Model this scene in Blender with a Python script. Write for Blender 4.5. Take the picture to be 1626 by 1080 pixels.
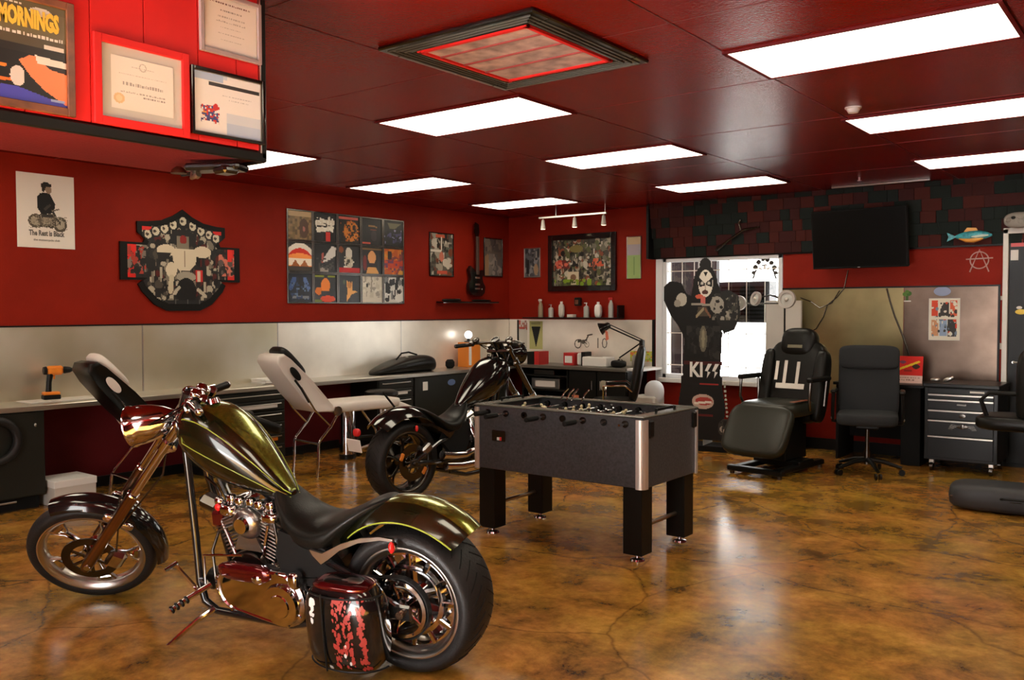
import bpy, math, random
import numpy as np
from mathutils import Matrix, Vector
PI = math.pi
R = math.radians
for o in list(bpy.data.objects): bpy.data.objects.remove(o)
SC = bpy.context.scene
COL = SC.collection

# ---------------------------------------------------------------- camera
cd = bpy.data.cameras.new('camera'); cam = bpy.data.objects.new('camera', cd); COL.objects.link(cam)
cd.sensor_width = 36.0; cd.lens = 31.25; cd.clip_start = 0.05; cd.clip_end = 200
yaw, pitch, roll = R(37.664), R(-1.968), R(-0.140)
fw = Vector((-math.sin(yaw)*math.cos(pitch), math.cos(yaw)*math.cos(pitch), math.sin(pitch)))
r0 = Vector((math.cos(yaw), math.sin(yaw), 0)); u0 = r0.cross(fw)
rr = math.cos(roll)*r0 + math.sin(roll)*u0; uu = -math.sin(roll)*r0 + math.cos(roll)*u0
m = Matrix.Identity(4)
for i in range(3):
    m[i][0] = rr[i]; m[i][1] = uu[i]; m[i][2] = -fw[i]
m[2][3] = 1.54
cam.matrix_world = m
SC.camera = cam

# ---------------------------------------------------------------- daylight outside the shop, exposure
w = bpy.data.worlds.new('daylight'); SC.world = w; w.use_nodes = True
w.node_tree.nodes['Background'].inputs[0].default_value = (1.0, 0.97, 0.93, 1)
w.node_tree.nodes['Background'].inputs[1].default_value = 8.0
SC.view_settings.view_transform = 'Standard'; SC.view_settings.look = 'None'
SC.view_settings.gamma = 1.0; SC.view_settings.use_curve_mapping = False
SC.view_settings.exposure = 0.25
LAMP = 6.0

# added low sunlight: its patch on the unseen floor bounces onto the ceiling
sl = bpy.data.lights.new('bounce_sun', 'SUN'); sl.energy = 125.0; sl.angle = R(1.0); sl.color = (0.94, 0.97, 1.0)
so = bpy.data.objects.new('bounce_sun', sl); COL.objects.link(so); so.rotation_euler = (R(60), 0, R(-3))

def portal(name, loc, rot, sx, sy):
    l = bpy.data.lights.new(name, 'AREA'); l.shape = 'RECTANGLE'; l.size = sx; l.size_y = sy
    l.cycles.is_portal = True
    o = bpy.data.objects.new(name, l); COL.objects.link(o); o.location = loc; o.rotation_euler = rot
portal('unseen_door_portal', (-1.9, -2.95, 1.3), (R(90), 0, PI), 2.4, 2.6)
portal('window_portal', (-4.45, 9.95, 1.43), (R(-90), 0, PI), 1.6, 1.6)

# ---------------------------------------------------------------- materials
def lin(c):
    return tuple(((x/255.0)/12.92 if x <= 10 else ((x/255.0+0.055)/1.055)**2.4) for x in c)
def mat(name, col=(0.5,0.5,0.5), rough=0.5, metal=0.0, emit=None, es=0, coat=0, noise=0, nscale=8, bump=0, bscale=60, spec=0.5, trans=0, sheen=0):
    m = bpy.data.materials.new(name); m.use_nodes = True
    nt = m.node_tree; b = nt.nodes['Principled BSDF']
    b.inputs['Base Color'].default_value = (*col, 1)
    b.inputs['Roughness'].default_value = rough; b.inputs['Metallic'].default_value = metal
    b.inputs['Coat Weight'].default_value = coat; b.inputs['Coat Roughness'].default_value = 0.05
    b.inputs['Specular IOR Level'].default_value = spec
    b.inputs['Transmission Weight'].default_value = trans
    if sheen: b.inputs['Sheen Weight'].default_value = sheen
    if emit: b.inputs['Emission Color'].default_value = (*emit, 1); b.inputs['Emission Strength'].default_value = es
    if noise or bump:
        tc = nt.nodes.new('ShaderNodeTexCoord')
    if noise:
        n = nt.nodes.new('ShaderNodeTexNoise'); n.inputs['Scale'].default_value = nscale; n.inputs['Detail'].default_value = 5
        nt.links.new(tc.outputs['Object'], n.inputs['Vector'])
        r = nt.nodes.new('ShaderNodeValToRGB')
        r.color_ramp.elements[0].position = 0.3; r.color_ramp.elements[1].position = 0.7
        r.color_ramp.elements[0].color = (*[max(0, x*(1-noise)) for x in col], 1)
        r.color_ramp.elements[1].color = (*[min(1, x*(1+noise)) for x in col], 1)
        nt.links.new(n.outputs['Fac'], r.inputs['Fac']); nt.links.new(r.outputs['Color'], b.inputs['Base Color'])
    if bump:
        n2 = nt.nodes.new('ShaderNodeTexNoise'); n2.inputs['Scale'].default_value = bscale; n2.inputs['Detail'].default_value = 3
        nt.links.new(tc.outputs['Object'], n2.inputs['Vector'])
        bp = nt.nodes.new('ShaderNodeBump'); bp.inputs['Strength'].default_value = bump; bp.inputs['Distance'].default_value = 0.01
        nt.links.new(n2.outputs['Fac'], bp.inputs['Height']); nt.links.new(bp.outputs['Normal'], b.inputs['Normal'])
    return m
M = {}
M['chrome'] = mat('chrome', (0.66,0.65,0.66), 0.09, 1.0)
M['satin'] = mat('satin_metal', (0.6,0.57,0.53), 0.28, 1.0)
M['post'] = mat('bright_corner_metal', (0.80,0.76,0.73), 0.38, 0.8)
M['alu'] = mat('cast_aluminium', (0.34,0.33,0.32), 0.30, 1.0, bump=0.15, bscale=40)
M['gunmetal'] = mat('gunmetal', (0.12,0.11,0.10), 0.25, 1.0)
M['bronze'] = mat('bronzed_metal', (0.30,0.19,0.12), 0.25, 1.0)
M['black_gloss'] = mat('black_gloss', (0.006,0.006,0.006), 0.12, coat=0.6)
M['black_satin'] = mat('black_satin', (0.006,0.006,0.0055), 0.4, spec=0.22)
M['black_matt'] = mat('black_matt', (0.006,0.006,0.006), 0.75, spec=0.2)
M['frame_black'] = mat('black_powder_coat', (0.010,0.011,0.012), 0.18, coat=0.8)
M['rubber'] = mat('tyre_rubber', (0.014,0.013,0.013), 0.5, spec=0.3, bump=0.2, bscale=90)
M['leather'] = mat('black_leather', (0.006,0.006,0.005), 0.36, spec=0.22, bump=0.12, bscale=150)
M['olive_leather'] = mat('dark_olive_vinyl', (0.020,0.021,0.014), 0.36, spec=0.35, bump=0.1, bscale=120)
M['white_leather'] = mat('white_vinyl', (0.72,0.66,0.60), 0.4, bump=0.05, bscale=100)
M['fabric'] = mat('charcoal_fabric', (0.016,0.018,0.020), 0.9, bump=0.3, bscale=300)
M['lime'] = mat('lime_pinstripe', (0.30,0.36,0.035), 0.4)
M['olive_gleam'] = mat('olive_flake_gleam_paint', (0.17,0.18,0.022), 0.22, 0.8, coat=0.9, noise=0.5, nscale=60)  # olive flake paint that also carries the top gleam in its colour
M['black_cherry'] = mat('black_olive_candy_paint', (0.008,0.0085,0.003), 0.16, 0.2, coat=0.8)
M['candy_red'] = mat('dark_red_candy', (0.12,0.006,0.008), 0.12, 0.6, coat=1.0)
M['red_lens'] = mat('red_lens', (0.7,0.02,0.02), 0.2)
M['white'] = mat('white_paint', (0.8,0.78,0.75), 0.5)
M['offwhite'] = mat('off_white', (0.62,0.58,0.52), 0.5)
M['red_plastic'] = mat('red_plastic', (0.5,0.02,0.02), 0.35)
M['orange_plastic'] = mat('orange_plastic', (0.75,0.22,0.02), 0.4)
M['paper'] = mat('paper', (0.8,0.78,0.74), 0.7)
M['grey_text'] = mat('grey_ink', (0.12,0.11,0.10), 0.6)
M['black_ink'] = mat('black_ink', (0.01,0.01,0.01), 0.6)
M['red_ink'] = mat('red_ink', (0.6,0.02,0.02), 0.5)
M['white_ink'] = mat('white_ink', (0.85,0.85,0.82), 0.5)
M['yellow_ink'] = mat('yellow_ink', (0.85,0.6,0.08), 0.5)
M['wood_frame'] = mat('walnut_frame', (0.20,0.07,0.03), 0.35, noise=0.4, nscale=14)
M['glass'] = mat('clear_glass', (0.95,0.97,0.97), 0.02, trans=1.0)
M['tint'] = mat('smoked_glass', (0.01,0.011,0.012), 0.1, coat=0.5)
M['screen'] = mat('tv_screen', (0.002,0.002,0.002), 0.3, spec=0.15)
M['diffuser'] = mat('lamp_diffuser', (0.9,0.88,0.8), 0.4, emit=(1.0,0.89,0.70), es=LAMP)
M['bulb'] = mat('halogen_bulb', (0.9,0.8,0.6), 0.3, emit=(1.0,0.75,0.45), es=5)
M['enamel'] = mat('black_enamel', (0.006,0.006,0.006), 0.3, spec=0.25)
M['mdf'] = mat('charcoal_laminate', (0.040,0.041,0.046), 0.5, noise=0.35, nscale=70)
M['counter'] = mat('steel_worktop', (0.50,0.46,0.40), 0.3, 0.85)
M['cabinet'] = mat('dark_green_black_cabinet', (0.014,0.015,0.012), 0.4, spec=0.3)
M['field'] = mat('dark_playfield', (0.05,0.06,0.045), 0.35)
M['cream_plastic'] = mat('cream_plastic', (0.62,0.56,0.34), 0.35)
M['clearcan'] = mat('white_bin_liner', (0.75,0.76,0.78), 0.45, sheen=0.2)
M['led'] = mat('white_lamp_glass', (0.9,0.9,0.9), 0.3, emit=(1,0.97,0.92), es=4)

def print_mat():
    m = bpy.data.materials.new('printed_artwork'); m.use_nodes = True; nt = m.node_tree; b = nt.nodes['Principled BSDF']
    a = nt.nodes.new('ShaderNodeAttribute'); a.attribute_name = 'ink'; a.attribute_type = 'GEOMETRY'
    nt.links.new(a.outputs['Color'], b.inputs['Base Color']); b.inputs['Roughness'].default_value = 0.35
    return m
M['print'] = print_mat()
def print_matt():
    m = M['print'].copy(); m.name = 'printed_matt_card'; m.node_tree.nodes['Principled BSDF'].inputs['Roughness'].default_value = 0.8
    return m
M['print_matt'] = print_matt()

# ---------------------------------------------------------------- mesh helpers
def v3(a): return Vector(a)
def frame_from(d):
    d = Vector(d).normalized()
    a = Vector((0,0,1)) if abs(d.z) < 0.95 else Vector((1,0,0))
    x = a.cross(d).normalized(); y = d.cross(x)
    return x, y, d
class MB:
    """collects shapes and links them as one mesh object"""
    def __init__(s): s.v=[]; s.f=[]; s.mi=[]; s.M=Matrix.Identity(4); s.mats=[]; s.cur=0
    def mat(s, m):
        if m not in s.mats: s.mats.append(m)
        s.cur = s.mats.index(m); return s
    def raw(s, vs, fs):
        k = len(s.v); s.v += [tuple(s.M @ Vector(p)) for p in vs]
        for f in fs: s.f.append(tuple(i+k for i in f)); s.mi.append(s.cur)
        return s
    def box(s, c, d, bev=0.0, rot=None):
        hx,hy,hz = [q/2 for q in d]; T = Matrix.Translation(Vector(c))
        if rot is not None: T = T @ rot.to_4x4()
        b = min(bev, hx*0.99, hy*0.99, hz*0.99)
        if b <= 0:
            vs = [(x*hx,y*hy,z*hz) for x in (-1,1) for y in (-1,1) for z in (-1,1)]
            fs = [(0,1,3,2),(4,6,7,5),(0,4,5,1),(2,3,7,6),(0,2,6,4),(1,5,7,3)]
        else:
            vs=[]; idx={}
            for x in (-1,1):
                for y in (-1,1):
                    for z in (-1,1):
                        for a in range(3):
                            p=[x*hx,y*hy,z*hz]
                            for q in range(3):
                                if q!=a: p[q]-= (x,y,z)[q]*b
                            idx[(x,y,z,a)]=len(vs); vs.append(tuple(p))
            fs=[]
            def q(a,b_,c_,d_): fs.append((a,b_,c_,d_))
            for a in range(3):
                o1,o2=[k for k in range(3) if k!=a]
                for sg in (-1,1):
                    r=[]
                    for (s1,s2) in ((-1,-1),(1,-1),(1,1),(-1,1)):
                        k=[0,0,0]; k[a]=sg; k[o1]=s1; k[o2]=s2; r.append(idx[(*k,a)])
                    fs.append(tuple(r))
            for a in range(3):   # edges along axis a
                o1,o2=[k for k in range(3) if k!=a]
                for s1 in (-1,1):
                    for s2 in (-1,1):
                        k=[0,0,0]; k[o1]=s1; k[o2]=s2
                        k[a]=-1; A=idx[(*k,o1)]; B=idx[(*k,o2)]
                        k[a]=1; C=idx[(*k,o2)]; D=idx[(*k,o1)]
                        fs.append((A,B,C,D))
            for x in (-1,1):
                for y in (-1,1):
                    for z in (-1,1): fs.append(tuple(idx[(x,y,z,a)] for a in range(3)))
        return s.raw([tuple(T @ Vector(p)) for p in vs], fs)
    def bb(s, a, b, bev=0.0):
        return s.box([(a[i]+b[i])/2 for i in range(3)], [abs(b[i]-a[i]) for i in range(3)], bev)
    def rings(s, rings, cap=True, closed=False):
        n=len(rings[0]); vs=[p for r in rings for p in r]; fs=[]; k=len(rings)
        for i in range(k if closed else k-1):
            j=(i+1)%k
            for a in range(n): b=(a+1)%n; fs.append((i*n+a, i*n+b, j*n+b, j*n+a))
        if cap and not closed: fs.append(tuple(reversed(range(n)))); fs.append(tuple((k-1)*n+a for a in range(n)))
        return s.raw(vs, fs)
    def tube(s, pts, r, n=10, closed=False, cap=True):
        pts=[Vector(p) for p in pts]; k=len(pts); rs = r if isinstance(r,(list,tuple)) else [r]*k
        tang=[]
        for i in range(k):
            a=pts[(i-1)%k] if (closed or i>0) else pts[i]; b=pts[(i+1)%k] if (closed or i<k-1) else pts[i]
            tang.append((b-a).normalized())
        x,y,_=frame_from(tang[0]); out=[]
        for i in range(k):
            t=tang[i]; x=(x-t*x.dot(t)); 
            if x.length<1e-6: x,_,_=frame_from(t)
            x.normalize(); y=t.cross(x)
            out.append([tuple(pts[i]+rs[i]*(math.cos(2*PI*a/n)*x+math.sin(2*PI*a/n)*y)) for a in range(n)])
        return s.rings(out, cap, closed)
    def cyl(s, a, b, r, r2=None, n=20): return s.tube([a,b],[r, r if r2 is None else r2],n)
    def lathe(s, prof, o=(0,0,0), ax=(0,0,1), n=32, closed=False, cap=True, a0=0, a1=None):
        x,y,d=frame_from(ax); o=Vector(o)
        full = a1 is None
        rings=[]
        for rad,h in prof:
            rings.append([tuple(o+d*h+rad*(math.cos(2*PI*a/n)*x+math.sin(2*PI*a/n)*y)) for a in range(n)])
        return s.rings(rings, cap, closed)
    def torus(s, o, ax, Rr, r, n=40, k=8):
        prof=[(Rr+r*math.cos(2*PI*i/k), r*math.sin(2*PI*i/k)) for i in range(k)]
        return s.lathe(prof,o,ax,n,closed=True,cap=False)
    def prism(s, poly, o, ux, uy, w):
        o,ux,uy,w=map(Vector,(o,ux,uy,w)); n=len(poly)
        A=[tuple(o+ux*p[0]+uy*p[1]) for p in poly]; B=[tuple(Vector(a)+w) for a in A]
        return s.raw(A+B,[tuple(reversed(range(n))),tuple(range(n,2*n))]+[(i,(i+1)%n,n+(i+1)%n,n+i) for i in range(n)])
    def ell(s, c, d, e=1.0, n=24, k=14, rot=None):
        """superellipsoid: e=1 ellipsoid, e<1 rounded box"""
        def sp(t,e): return math.copysign(abs(t)**e,t)
        c=Vector(c); rings=[]
        for i in range(k+1):
            ph=-PI/2+PI*i/k; ph=max(-PI/2+0.02,min(PI/2-0.02,ph)); ring=[]
            for j in range(n):
                th=2*PI*j/n
                p=Vector((d[0]/2*sp(math.cos(ph),e)*sp(math.cos(th),e), d[1]/2*sp(math.cos(ph),e)*sp(math.sin(th),e), d[2]/2*sp(math.sin(ph),e)))
                if rot is not None: p=rot@p
                ring.append(tuple(c+p))
            rings.append(ring)
        return s.rings(rings)
    def piece(s): s.starts = getattr(s,'starts',[])+[(len(s.v),len(s.f))]; return s
    def build_split(s, name, m=None, parent=None, **k):
        """one object for every piece() begun"""
        st=s.starts+[(len(s.v),len(s.f))]; out=[]
        for (v0,f0),(v1,f1) in zip(st,st[1:]):
            q=MB(); q.v=s.v[v0:v1]; q.f=[tuple(i-v0 for i in f) for f in s.f[f0:f1]]; q.mi=s.mi[f0:f1]; q.mats=s.mats
            out.append(q.build(name,m,parent,**k))
        return out
    def build(s, name, m=None, parent=None, loc=(0,0,0), rot=(0,0,0), smooth=35):
        if not s.f: return None
        me=bpy.data.meshes.new(name); me.from_pydata(s.v,[],s.f)
        if m is not None: me.materials.append(m if not isinstance(m,str) else M[m])
        else:
            for q in s.mats: me.materials.append(M[q])
            me.polygons.foreach_set('material_index', s.mi)
        me.update()
        import bmesh
        b=bmesh.new(); b.from_mesh(me); bmesh.ops.recalc_face_normals(b, faces=b.faces); b.to_mesh(me); b.free()
        if smooth:
            me.shade_smooth(); me.set_sharp_from_angle(angle=R(smooth))
        o=bpy.data.objects.new(name, me); COL.objects.link(o); o.location=loc; o.rotation_euler=rot
        if parent is not None: o.parent=parent
        return o
def tag(o, label=None, cat=None, group=None, kind=None):
    if label: o['label']=label
    if cat: o['category']=cat
    if group: o['group']=group
    if kind: o['kind']=kind
    return o
def empty(name, loc, rot=(0,0,0), label=None, cat=None, group=None):
    o=bpy.data.objects.new(name, None); COL.objects.link(o); o.location=loc; o.rotation_euler=rot; o.empty_display_size=0.1
    tag(o,label,cat,group); return o
def copy_tree(o, parent=None):
    c=o.copy(); COL.objects.link(c); c.parent=parent
    for ch in [q for q in bpy.data.objects if q.parent==o and q is not c]: copy_tree(ch,c)
    return c
def struct(o): o['kind']='structure'; return o
def text(s, size, name, m, parent=None, loc=(0,0,0), rot=(R(90),0,0), ext=0.0008, ax='CENTER', bold=0.0, sx=1.0, shear=0.0):
    cu=bpy.data.curves.new(name,'FONT'); cu.body=s; cu.size=size; cu.extrude=ext; cu.align_x=ax; cu.align_y='CENTER'; cu.offset=bold; cu.resolution_u=2; cu.shear=shear
    t=bpy.data.objects.new('tmp',cu); COL.objects.link(t); bpy.context.view_layer.update()
    me=bpy.data.meshes.new_from_object(t); bpy.data.objects.remove(t); bpy.data.curves.remove(cu)
    me.materials.clear(); me.materials.append(M[m]); me.name=name
    if sx!=1.0:
        for v in me.vertices: v.co.x*=sx
    o=bpy.data.objects.new(name,me); COL.objects.link(o); o.location=loc; o.rotation_euler=rot
    if parent is not None: o.parent=parent
    return o

# ---------------------------------------------------------------- printed artwork: coloured cells on a sheet
class Art:
    def __init__(s,w,h,bg=(255,255,255)):
        s.w,s.h=w,h; s.a=np.zeros((h,w,3)); s.k=np.ones((h,w),bool) if bg is not None else np.zeros((h,w),bool)
        if bg is not None: s.a[:]=bg
        yy,xx=np.mgrid[0:h,0:w]; s.x=(xx+0.5)/w; s.y=(yy+0.5)/h
    def put(s,m,c): s.a[m]=c; s.k[m]=True; return s
    def rect(s,x0,y0,x1,y1,c): return s.put((s.x>=x0)&(s.x<x1)&(s.y>=y0)&(s.y<y1),c)
    def ell(s,cx,cy,rx,ry,c): return s.put(((s.x-cx)/rx)**2+((s.y-cy)/ry)**2<1,c)
    def ring(s,cx,cy,rx,ry,t,c):
        q=((s.x-cx)/rx)**2+((s.y-cy)/ry)**2; return s.put((q<1)&(q>(1-t)**2),c)
    def inside(s,pts):
        m=np.zeros(s.x.shape,bool); n=len(pts)
        for i in range(n):
            (x1,y1),(x2,y2)=pts[i],pts[(i+1)%n]
            if y1==y2: continue
            c=((s.y<y1)!=(s.y<y2))&(s.x<(x2-x1)*(s.y-y1)/(y2-y1)+x1); m^=c
        return m
    def poly(s,pts,c): return s.put(s.inside(pts),c)
    def line(s,x0,y0,x1,y1,t,c):
        dx,dy=x1-x0,y1-y0; L=dx*dx+dy*dy+1e-9
        u=np.clip(((s.x-x0)*dx+(s.y-y0)*dy)/L,0,1); d=np.hypot(s.x-x0-u*dx,(s.y-y0-u*dy)); return s.put(d<t,c)
    def speck(s,x0,y0,x1,y1,cols,seed=1,blk=1,dens=1.0):
        rg=np.random.RandomState(seed); hh,ww=s.h//blk+1,s.w//blk+1
        ch=rg.randint(0,len(cols),(hh,ww)); on=rg.rand(hh,ww)<dens
        ch=np.kron(ch,np.ones((blk,blk),int))[:s.h,:s.w]; on=np.kron(on,np.ones((blk,blk),int))[:s.h,:s.w].astype(bool)
        box=(s.x>=x0)&(s.x<x1)&(s.y>=y0)&(s.y<y1)&on
        for i,c in enumerate(cols): s.put(box&(ch==i),c)
        return s
    def blobs(s,x0,y0,x1,y1,cols,n=60,r=0.05,seed=1,clip=None):
        rg=np.random.RandomState(seed); ar=s.w/s.h
        for i in range(n):
            cx,cy=x0+(x1-x0)*rg.rand(),y0+(y1-y0)*rg.rand(); c=cols[rg.randint(len(cols))]; q=r*(0.4+rg.rand()); t=rg.rand()
            m=(((s.x-cx)/q)**2+((s.y-cy)/(q*ar*(0.6+1.2*t)))**2<1)&(s.x>=x0)&(s.x<x1)&(s.y>=y0)&(s.y<y1)
            if t>0.75: m=(abs(s.x-cx)<q*0.35)&(abs(s.y-cy)<q*ar*1.3)&(s.x>=x0)&(s.x<x1)&(s.y>=y0)&(s.y<y1)
            if clip is not None: m&=clip
            s.put(m,c)
        return s
    def writing(s,x0,y,x1,t,c,seed=0,gap=0.25):
        """a line of unreadably small print"""
        rg=np.random.RandomState(seed); x=x0; px=1.0/s.w
        while x<x1:
            wl=px*(1+rg.randint(0,3)); s.rect(x,y-t/2*(0.6+0.4*rg.rand()),min(x+wl,x1),y+t/2,c); x+=wl+px*(1 if rg.rand()>gap else 2)
        return s
def sheet(art, W, H, name, parent=None, loc=(0,0,0), rot=(0,0,0), solid=0.0, m='print'):
    """local x right, z up, faces -y; one quad per run of equal colour"""
    vs=[];fs=[];cols=[]
    dx,dz=W/art.w,H/art.h
    def quad(a,c): k=len(vs); vs.extend(a); fs.append((k,k+1,k+2,k+3)); cols.append(c)
    al=art.k
    for j in range(art.h):
        i=0; z1=H/2-j*dz; z0=z1-dz
        while i<art.w:
            if not al[j,i]: i+=1; continue
            e=i+1
            while e<art.w and al[j,e] and (art.a[j,e]==art.a[j,i]).all(): e+=1
            c=lin(art.a[j,i]); xa=-W/2+i*dx; xb=-W/2+e*dx
            quad([(xa,0,z0),(xb,0,z0),(xb,0,z1),(xa,0,z1)],c)
            if solid:
                quad([(xb,solid,z0),(xa,solid,z0),(xa,solid,z1),(xb,solid,z1)],c)
                if i==0 or not al[j,i-1]: quad([(xa,0,z0),(xa,0,z1),(xa,solid,z1),(xa,solid,z0)],c)
                if e==art.w or not al[j,e]: quad([(xb,0,z0),(xb,solid,z0),(xb,solid,z1),(xb,0,z1)],c)
            i=e
    if solid:
        for j in range(art.h):
            for i in range(art.w):
                if al[j,i]:
                    xa=-W/2+i*dx; xb=xa+dx; z1=H/2-j*dz; z0=z1-dz; c=lin(art.a[j,i])
                    if j==0 or not al[j-1,i]: quad([(xa,0,z1),(xb,0,z1),(xb,solid,z1),(xa,solid,z1)],c)
                    if j==art.h-1 or not al[j+1,i]: quad([(xa,0,z0),(xa,solid,z0),(xb,solid,z0),(xb,0,z0)],c)
    me=bpy.data.meshes.new(name); me.from_pydata(vs,[],fs); me.materials.append(M[m])
    at=me.color_attributes.new('ink','FLOAT_COLOR','CORNER')
    arr=np.ones((len(fs)*4,4)); arr[:,:3]=np.repeat(np.array(cols),4,axis=0); at.data.foreach_set('color',arr.ravel())
    me.update(); o=bpy.data.objects.new(name,me); COL.objects.link(o); o.location=loc; o.rotation_euler=rot
    if parent is not None: o.parent=parent
    return o
def border(W,H,t,d,name,m,parent,y0=0.0,bev=0.003):
    """picture frame, W x H outside, bar width t, depth d sticking out towards -y"""
    b=MB()
    b.bb((-W/2,y0-d,-H/2),(-W/2+t,y0,H/2),bev).bb((W/2-t,y0-d,-H/2),(W/2,y0,H/2),bev)
    b.bb((-W/2+t*0.98,y0-d,H/2-t),(W/2-t*0.98,y0,H/2),bev).bb((-W/2+t*0.98,y0-d,-H/2),(W/2-t*0.98,y0,-H/2+t),bev)
    return b.build(name,m,parent)
LEFT=(0,0,PI/2)      # things on the left wall: local x runs into the room's depth
# ================================================================ the room
XL, YB, ZC = -7.6, 9.78, 2.81
XR, YF = 3.2, -2.9
def coords(nt, scale=(1,1,1)):
    tc=nt.nodes.new('ShaderNodeTexCoord'); mp=nt.nodes.new('ShaderNodeMapping'); mp.inputs['Scale'].default_value=scale
    nt.links.new(tc.outputs['Object'],mp.inputs['Vector']); return mp.outputs['Vector']
def N(nt,t,**k):
    n=nt.nodes.new(t)
    for a,b in k.items():
        n.inputs[a].default_value=b
    return n
def floor_mat():
    m=bpy.data.materials.new('acid_stained_concrete'); m.use_nodes=True; nt=m.node_tree; b=nt.nodes['Principled BSDF']; L=nt.links.new
    c=coords(nt)
    n1=N(nt,'ShaderNodeTexNoise',Scale=0.9,Detail=8.0,Roughness=0.65); L(c,n1.inputs['Vector'])
    n2=N(nt,'ShaderNodeTexNoise',Scale=2.6,Detail=12.0,Roughness=0.74,Distortion=0.25); L(c,n2.inputs['Vector'])
    n3=N(nt,'ShaderNodeTexNoise',Scale=14.0,Detail=6.0,Roughness=0.7); L(c,n3.inputs['Vector'])
    r1=nt.nodes.new('ShaderNodeValToRGB'); e=r1.color_ramp.elements
    e[0].position=0.33; e[0].color=(0.060,0.034,0.010,1); e[1].position=0.72; e[1].color=(0.66,0.38,0.080,1)
    q=e.new(0.44); q.color=(0.26,0.142,0.025,1); q=e.new(0.58); q.color=(0.46,0.255,0.045,1)
    L(n2.outputs['Fac'],r1.inputs['Fac'])
    r2=nt.nodes.new('ShaderNodeValToRGB'); e=r2.color_ramp.elements
    e[0].position=0.36; e[0].color=(1.15,0.80,0.95,1); e[1].position=0.62; e[1].color=(0.95,0.98,0.68,1)
    L(n1.outputs['Fac'],r2.inputs['Fac'])
    mx=nt.nodes.new('ShaderNodeMixRGB'); mx.blend_type='MULTIPLY'; mx.inputs[0].default_value=0.85
    L(r1.outputs[0],mx.inputs[1]); L(r2.outputs[0],mx.inputs[2])
    r3=nt.nodes.new('ShaderNodeValToRGB'); e=r3.color_ramp.elements
    e[0].position=0.28; e[0].color=(0.58,0.55,0.5,1); e[1].position=0.60; e[1].color=(1,1,1,1); L(n3.outputs['Fac'],r3.inputs['Fac'])
    m2=nt.nodes.new('ShaderNodeMixRGB'); m2.blend_type='MULTIPLY'; m2.inputs[0].default_value=0.75
    L(mx.outputs[0],m2.inputs[1]); L(r3.outputs[0],m2.inputs[2])
    # hairline cracks
    d=N(nt,'ShaderNodeTexNoise',Scale=2.5,Detail=4.0); L(c,d.inputs['Vector'])
    mm=nt.nodes.new('ShaderNodeMixRGB'); mm.inputs[0].default_value=0.16; L(c,mm.inputs[1]); L(d.outputs['Color'],mm.inputs[2])
    vo=nt.nodes.new('ShaderNodeTexVoronoi'); vo.feature='DISTANCE_TO_EDGE'; vo.inputs['Scale'].default_value=0.9; L(mm.outputs[0],vo.inputs['Vector'])
    r4=nt.nodes.new('ShaderNodeValToRGB'); e=r4.color_ramp.elements
    e[0].position=0.0; e[0].color=(0.25,0.2,0.18,1); e[1].position=0.009; e[1].color=(1,1,1,1); L(vo.outputs['Distance'],r4.inputs['Fac'])
    m3=nt.nodes.new('ShaderNodeMixRGB'); m3.blend_type='MULTIPLY'; m3.inputs[0].default_value=0.6
    L(m2.outputs[0],m3.inputs[1]); L(r4.outputs[0],m3.inputs[2]); L(m3.outputs[0],b.inputs['Base Color'])
    rr=nt.nodes.new('ShaderNodeMapRange'); rr.inputs['To Min'].default_value=0.15; rr.inputs['To Max'].default_value=0.30
    L(n2.outputs['Fac'],rr.inputs['Value']); L(rr.outputs[0],b.inputs['Roughness'])
    bp=N(nt,'ShaderNodeBump',Strength=0.10,Distance=0.006); L(n1.outputs['Fac'],bp.inputs['Height']); L(bp.outputs[0],b.inputs['Normal'])
    b.inputs['Coat Weight'].default_value=0.10; b.inputs['Coat Roughness'].default_value=0.12; b.inputs['Specular IOR Level'].default_value=0.42
    return m
M['floor']=floor_mat()
def paint_mat(name,col,rough,bump=0.25,bs=90,var=0.12,sp=0.12):
    m=mat(name,col,rough,noise=var,nscale=2.0,bump=bump,bscale=bs,spec=sp); return m
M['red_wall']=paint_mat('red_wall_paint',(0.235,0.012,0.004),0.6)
M['ceil']=paint_mat('red_ceiling_paint',(0.18,0.0055,0.0025),0.27,0.12,70,0.1,0.24)
M['red_panel']=paint_mat('bright_red_panelling',(0.75,0.026,0.026),0.45,0.02)
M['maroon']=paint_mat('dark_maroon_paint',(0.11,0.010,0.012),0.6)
def steel_mat():
    m=bpy.data.materials.new('brushed_steel_sheet'); m.use_nodes=True; nt=m.node_tree; b=nt.nodes['Principled BSDF']; L=nt.links.new
    c=coords(nt,(1,1,40)); n=N(nt,'ShaderNodeTexNoise',Scale=3.0,Detail=4.0); L(c,n.inputs['Vector'])
    c2=coords(nt); n2=N(nt,'ShaderNodeTexNoise',Scale=1.3,Detail=3.0); L(c2,n2.inputs['Vector'])
    r=nt.nodes.new('ShaderNodeValToRGB'); e=r.color_ramp.elements
    e[0].position=0.35; e[0].color=(0.72,0.66,0.47,1); e[1].position=0.68; e[1].color=(0.88,0.84,0.72,1); L(n2.outputs['Fac'],r.inputs['Fac']); L(r.outputs[0],b.inputs['Base Color'])
    b.inputs['Metallic'].default_value=0.9
    mr=nt.nodes.new('ShaderNodeMapRange'); mr.inputs['To Min'].default_value=0.27; mr.inputs['To Max'].default_value=0.42
    L(n2.outputs['Fac'],mr.inputs['Value']); L(mr.outputs[0],b.inputs['Roughness'])
    bp=N(nt,'ShaderNodeBump',Strength=0.15,Distance=0.002); L(n.outputs['Fac'],bp.inputs['Height']); L(bp.outputs[0],b.inputs['Normal'])
    return m
M['steel']=steel_mat()
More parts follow.
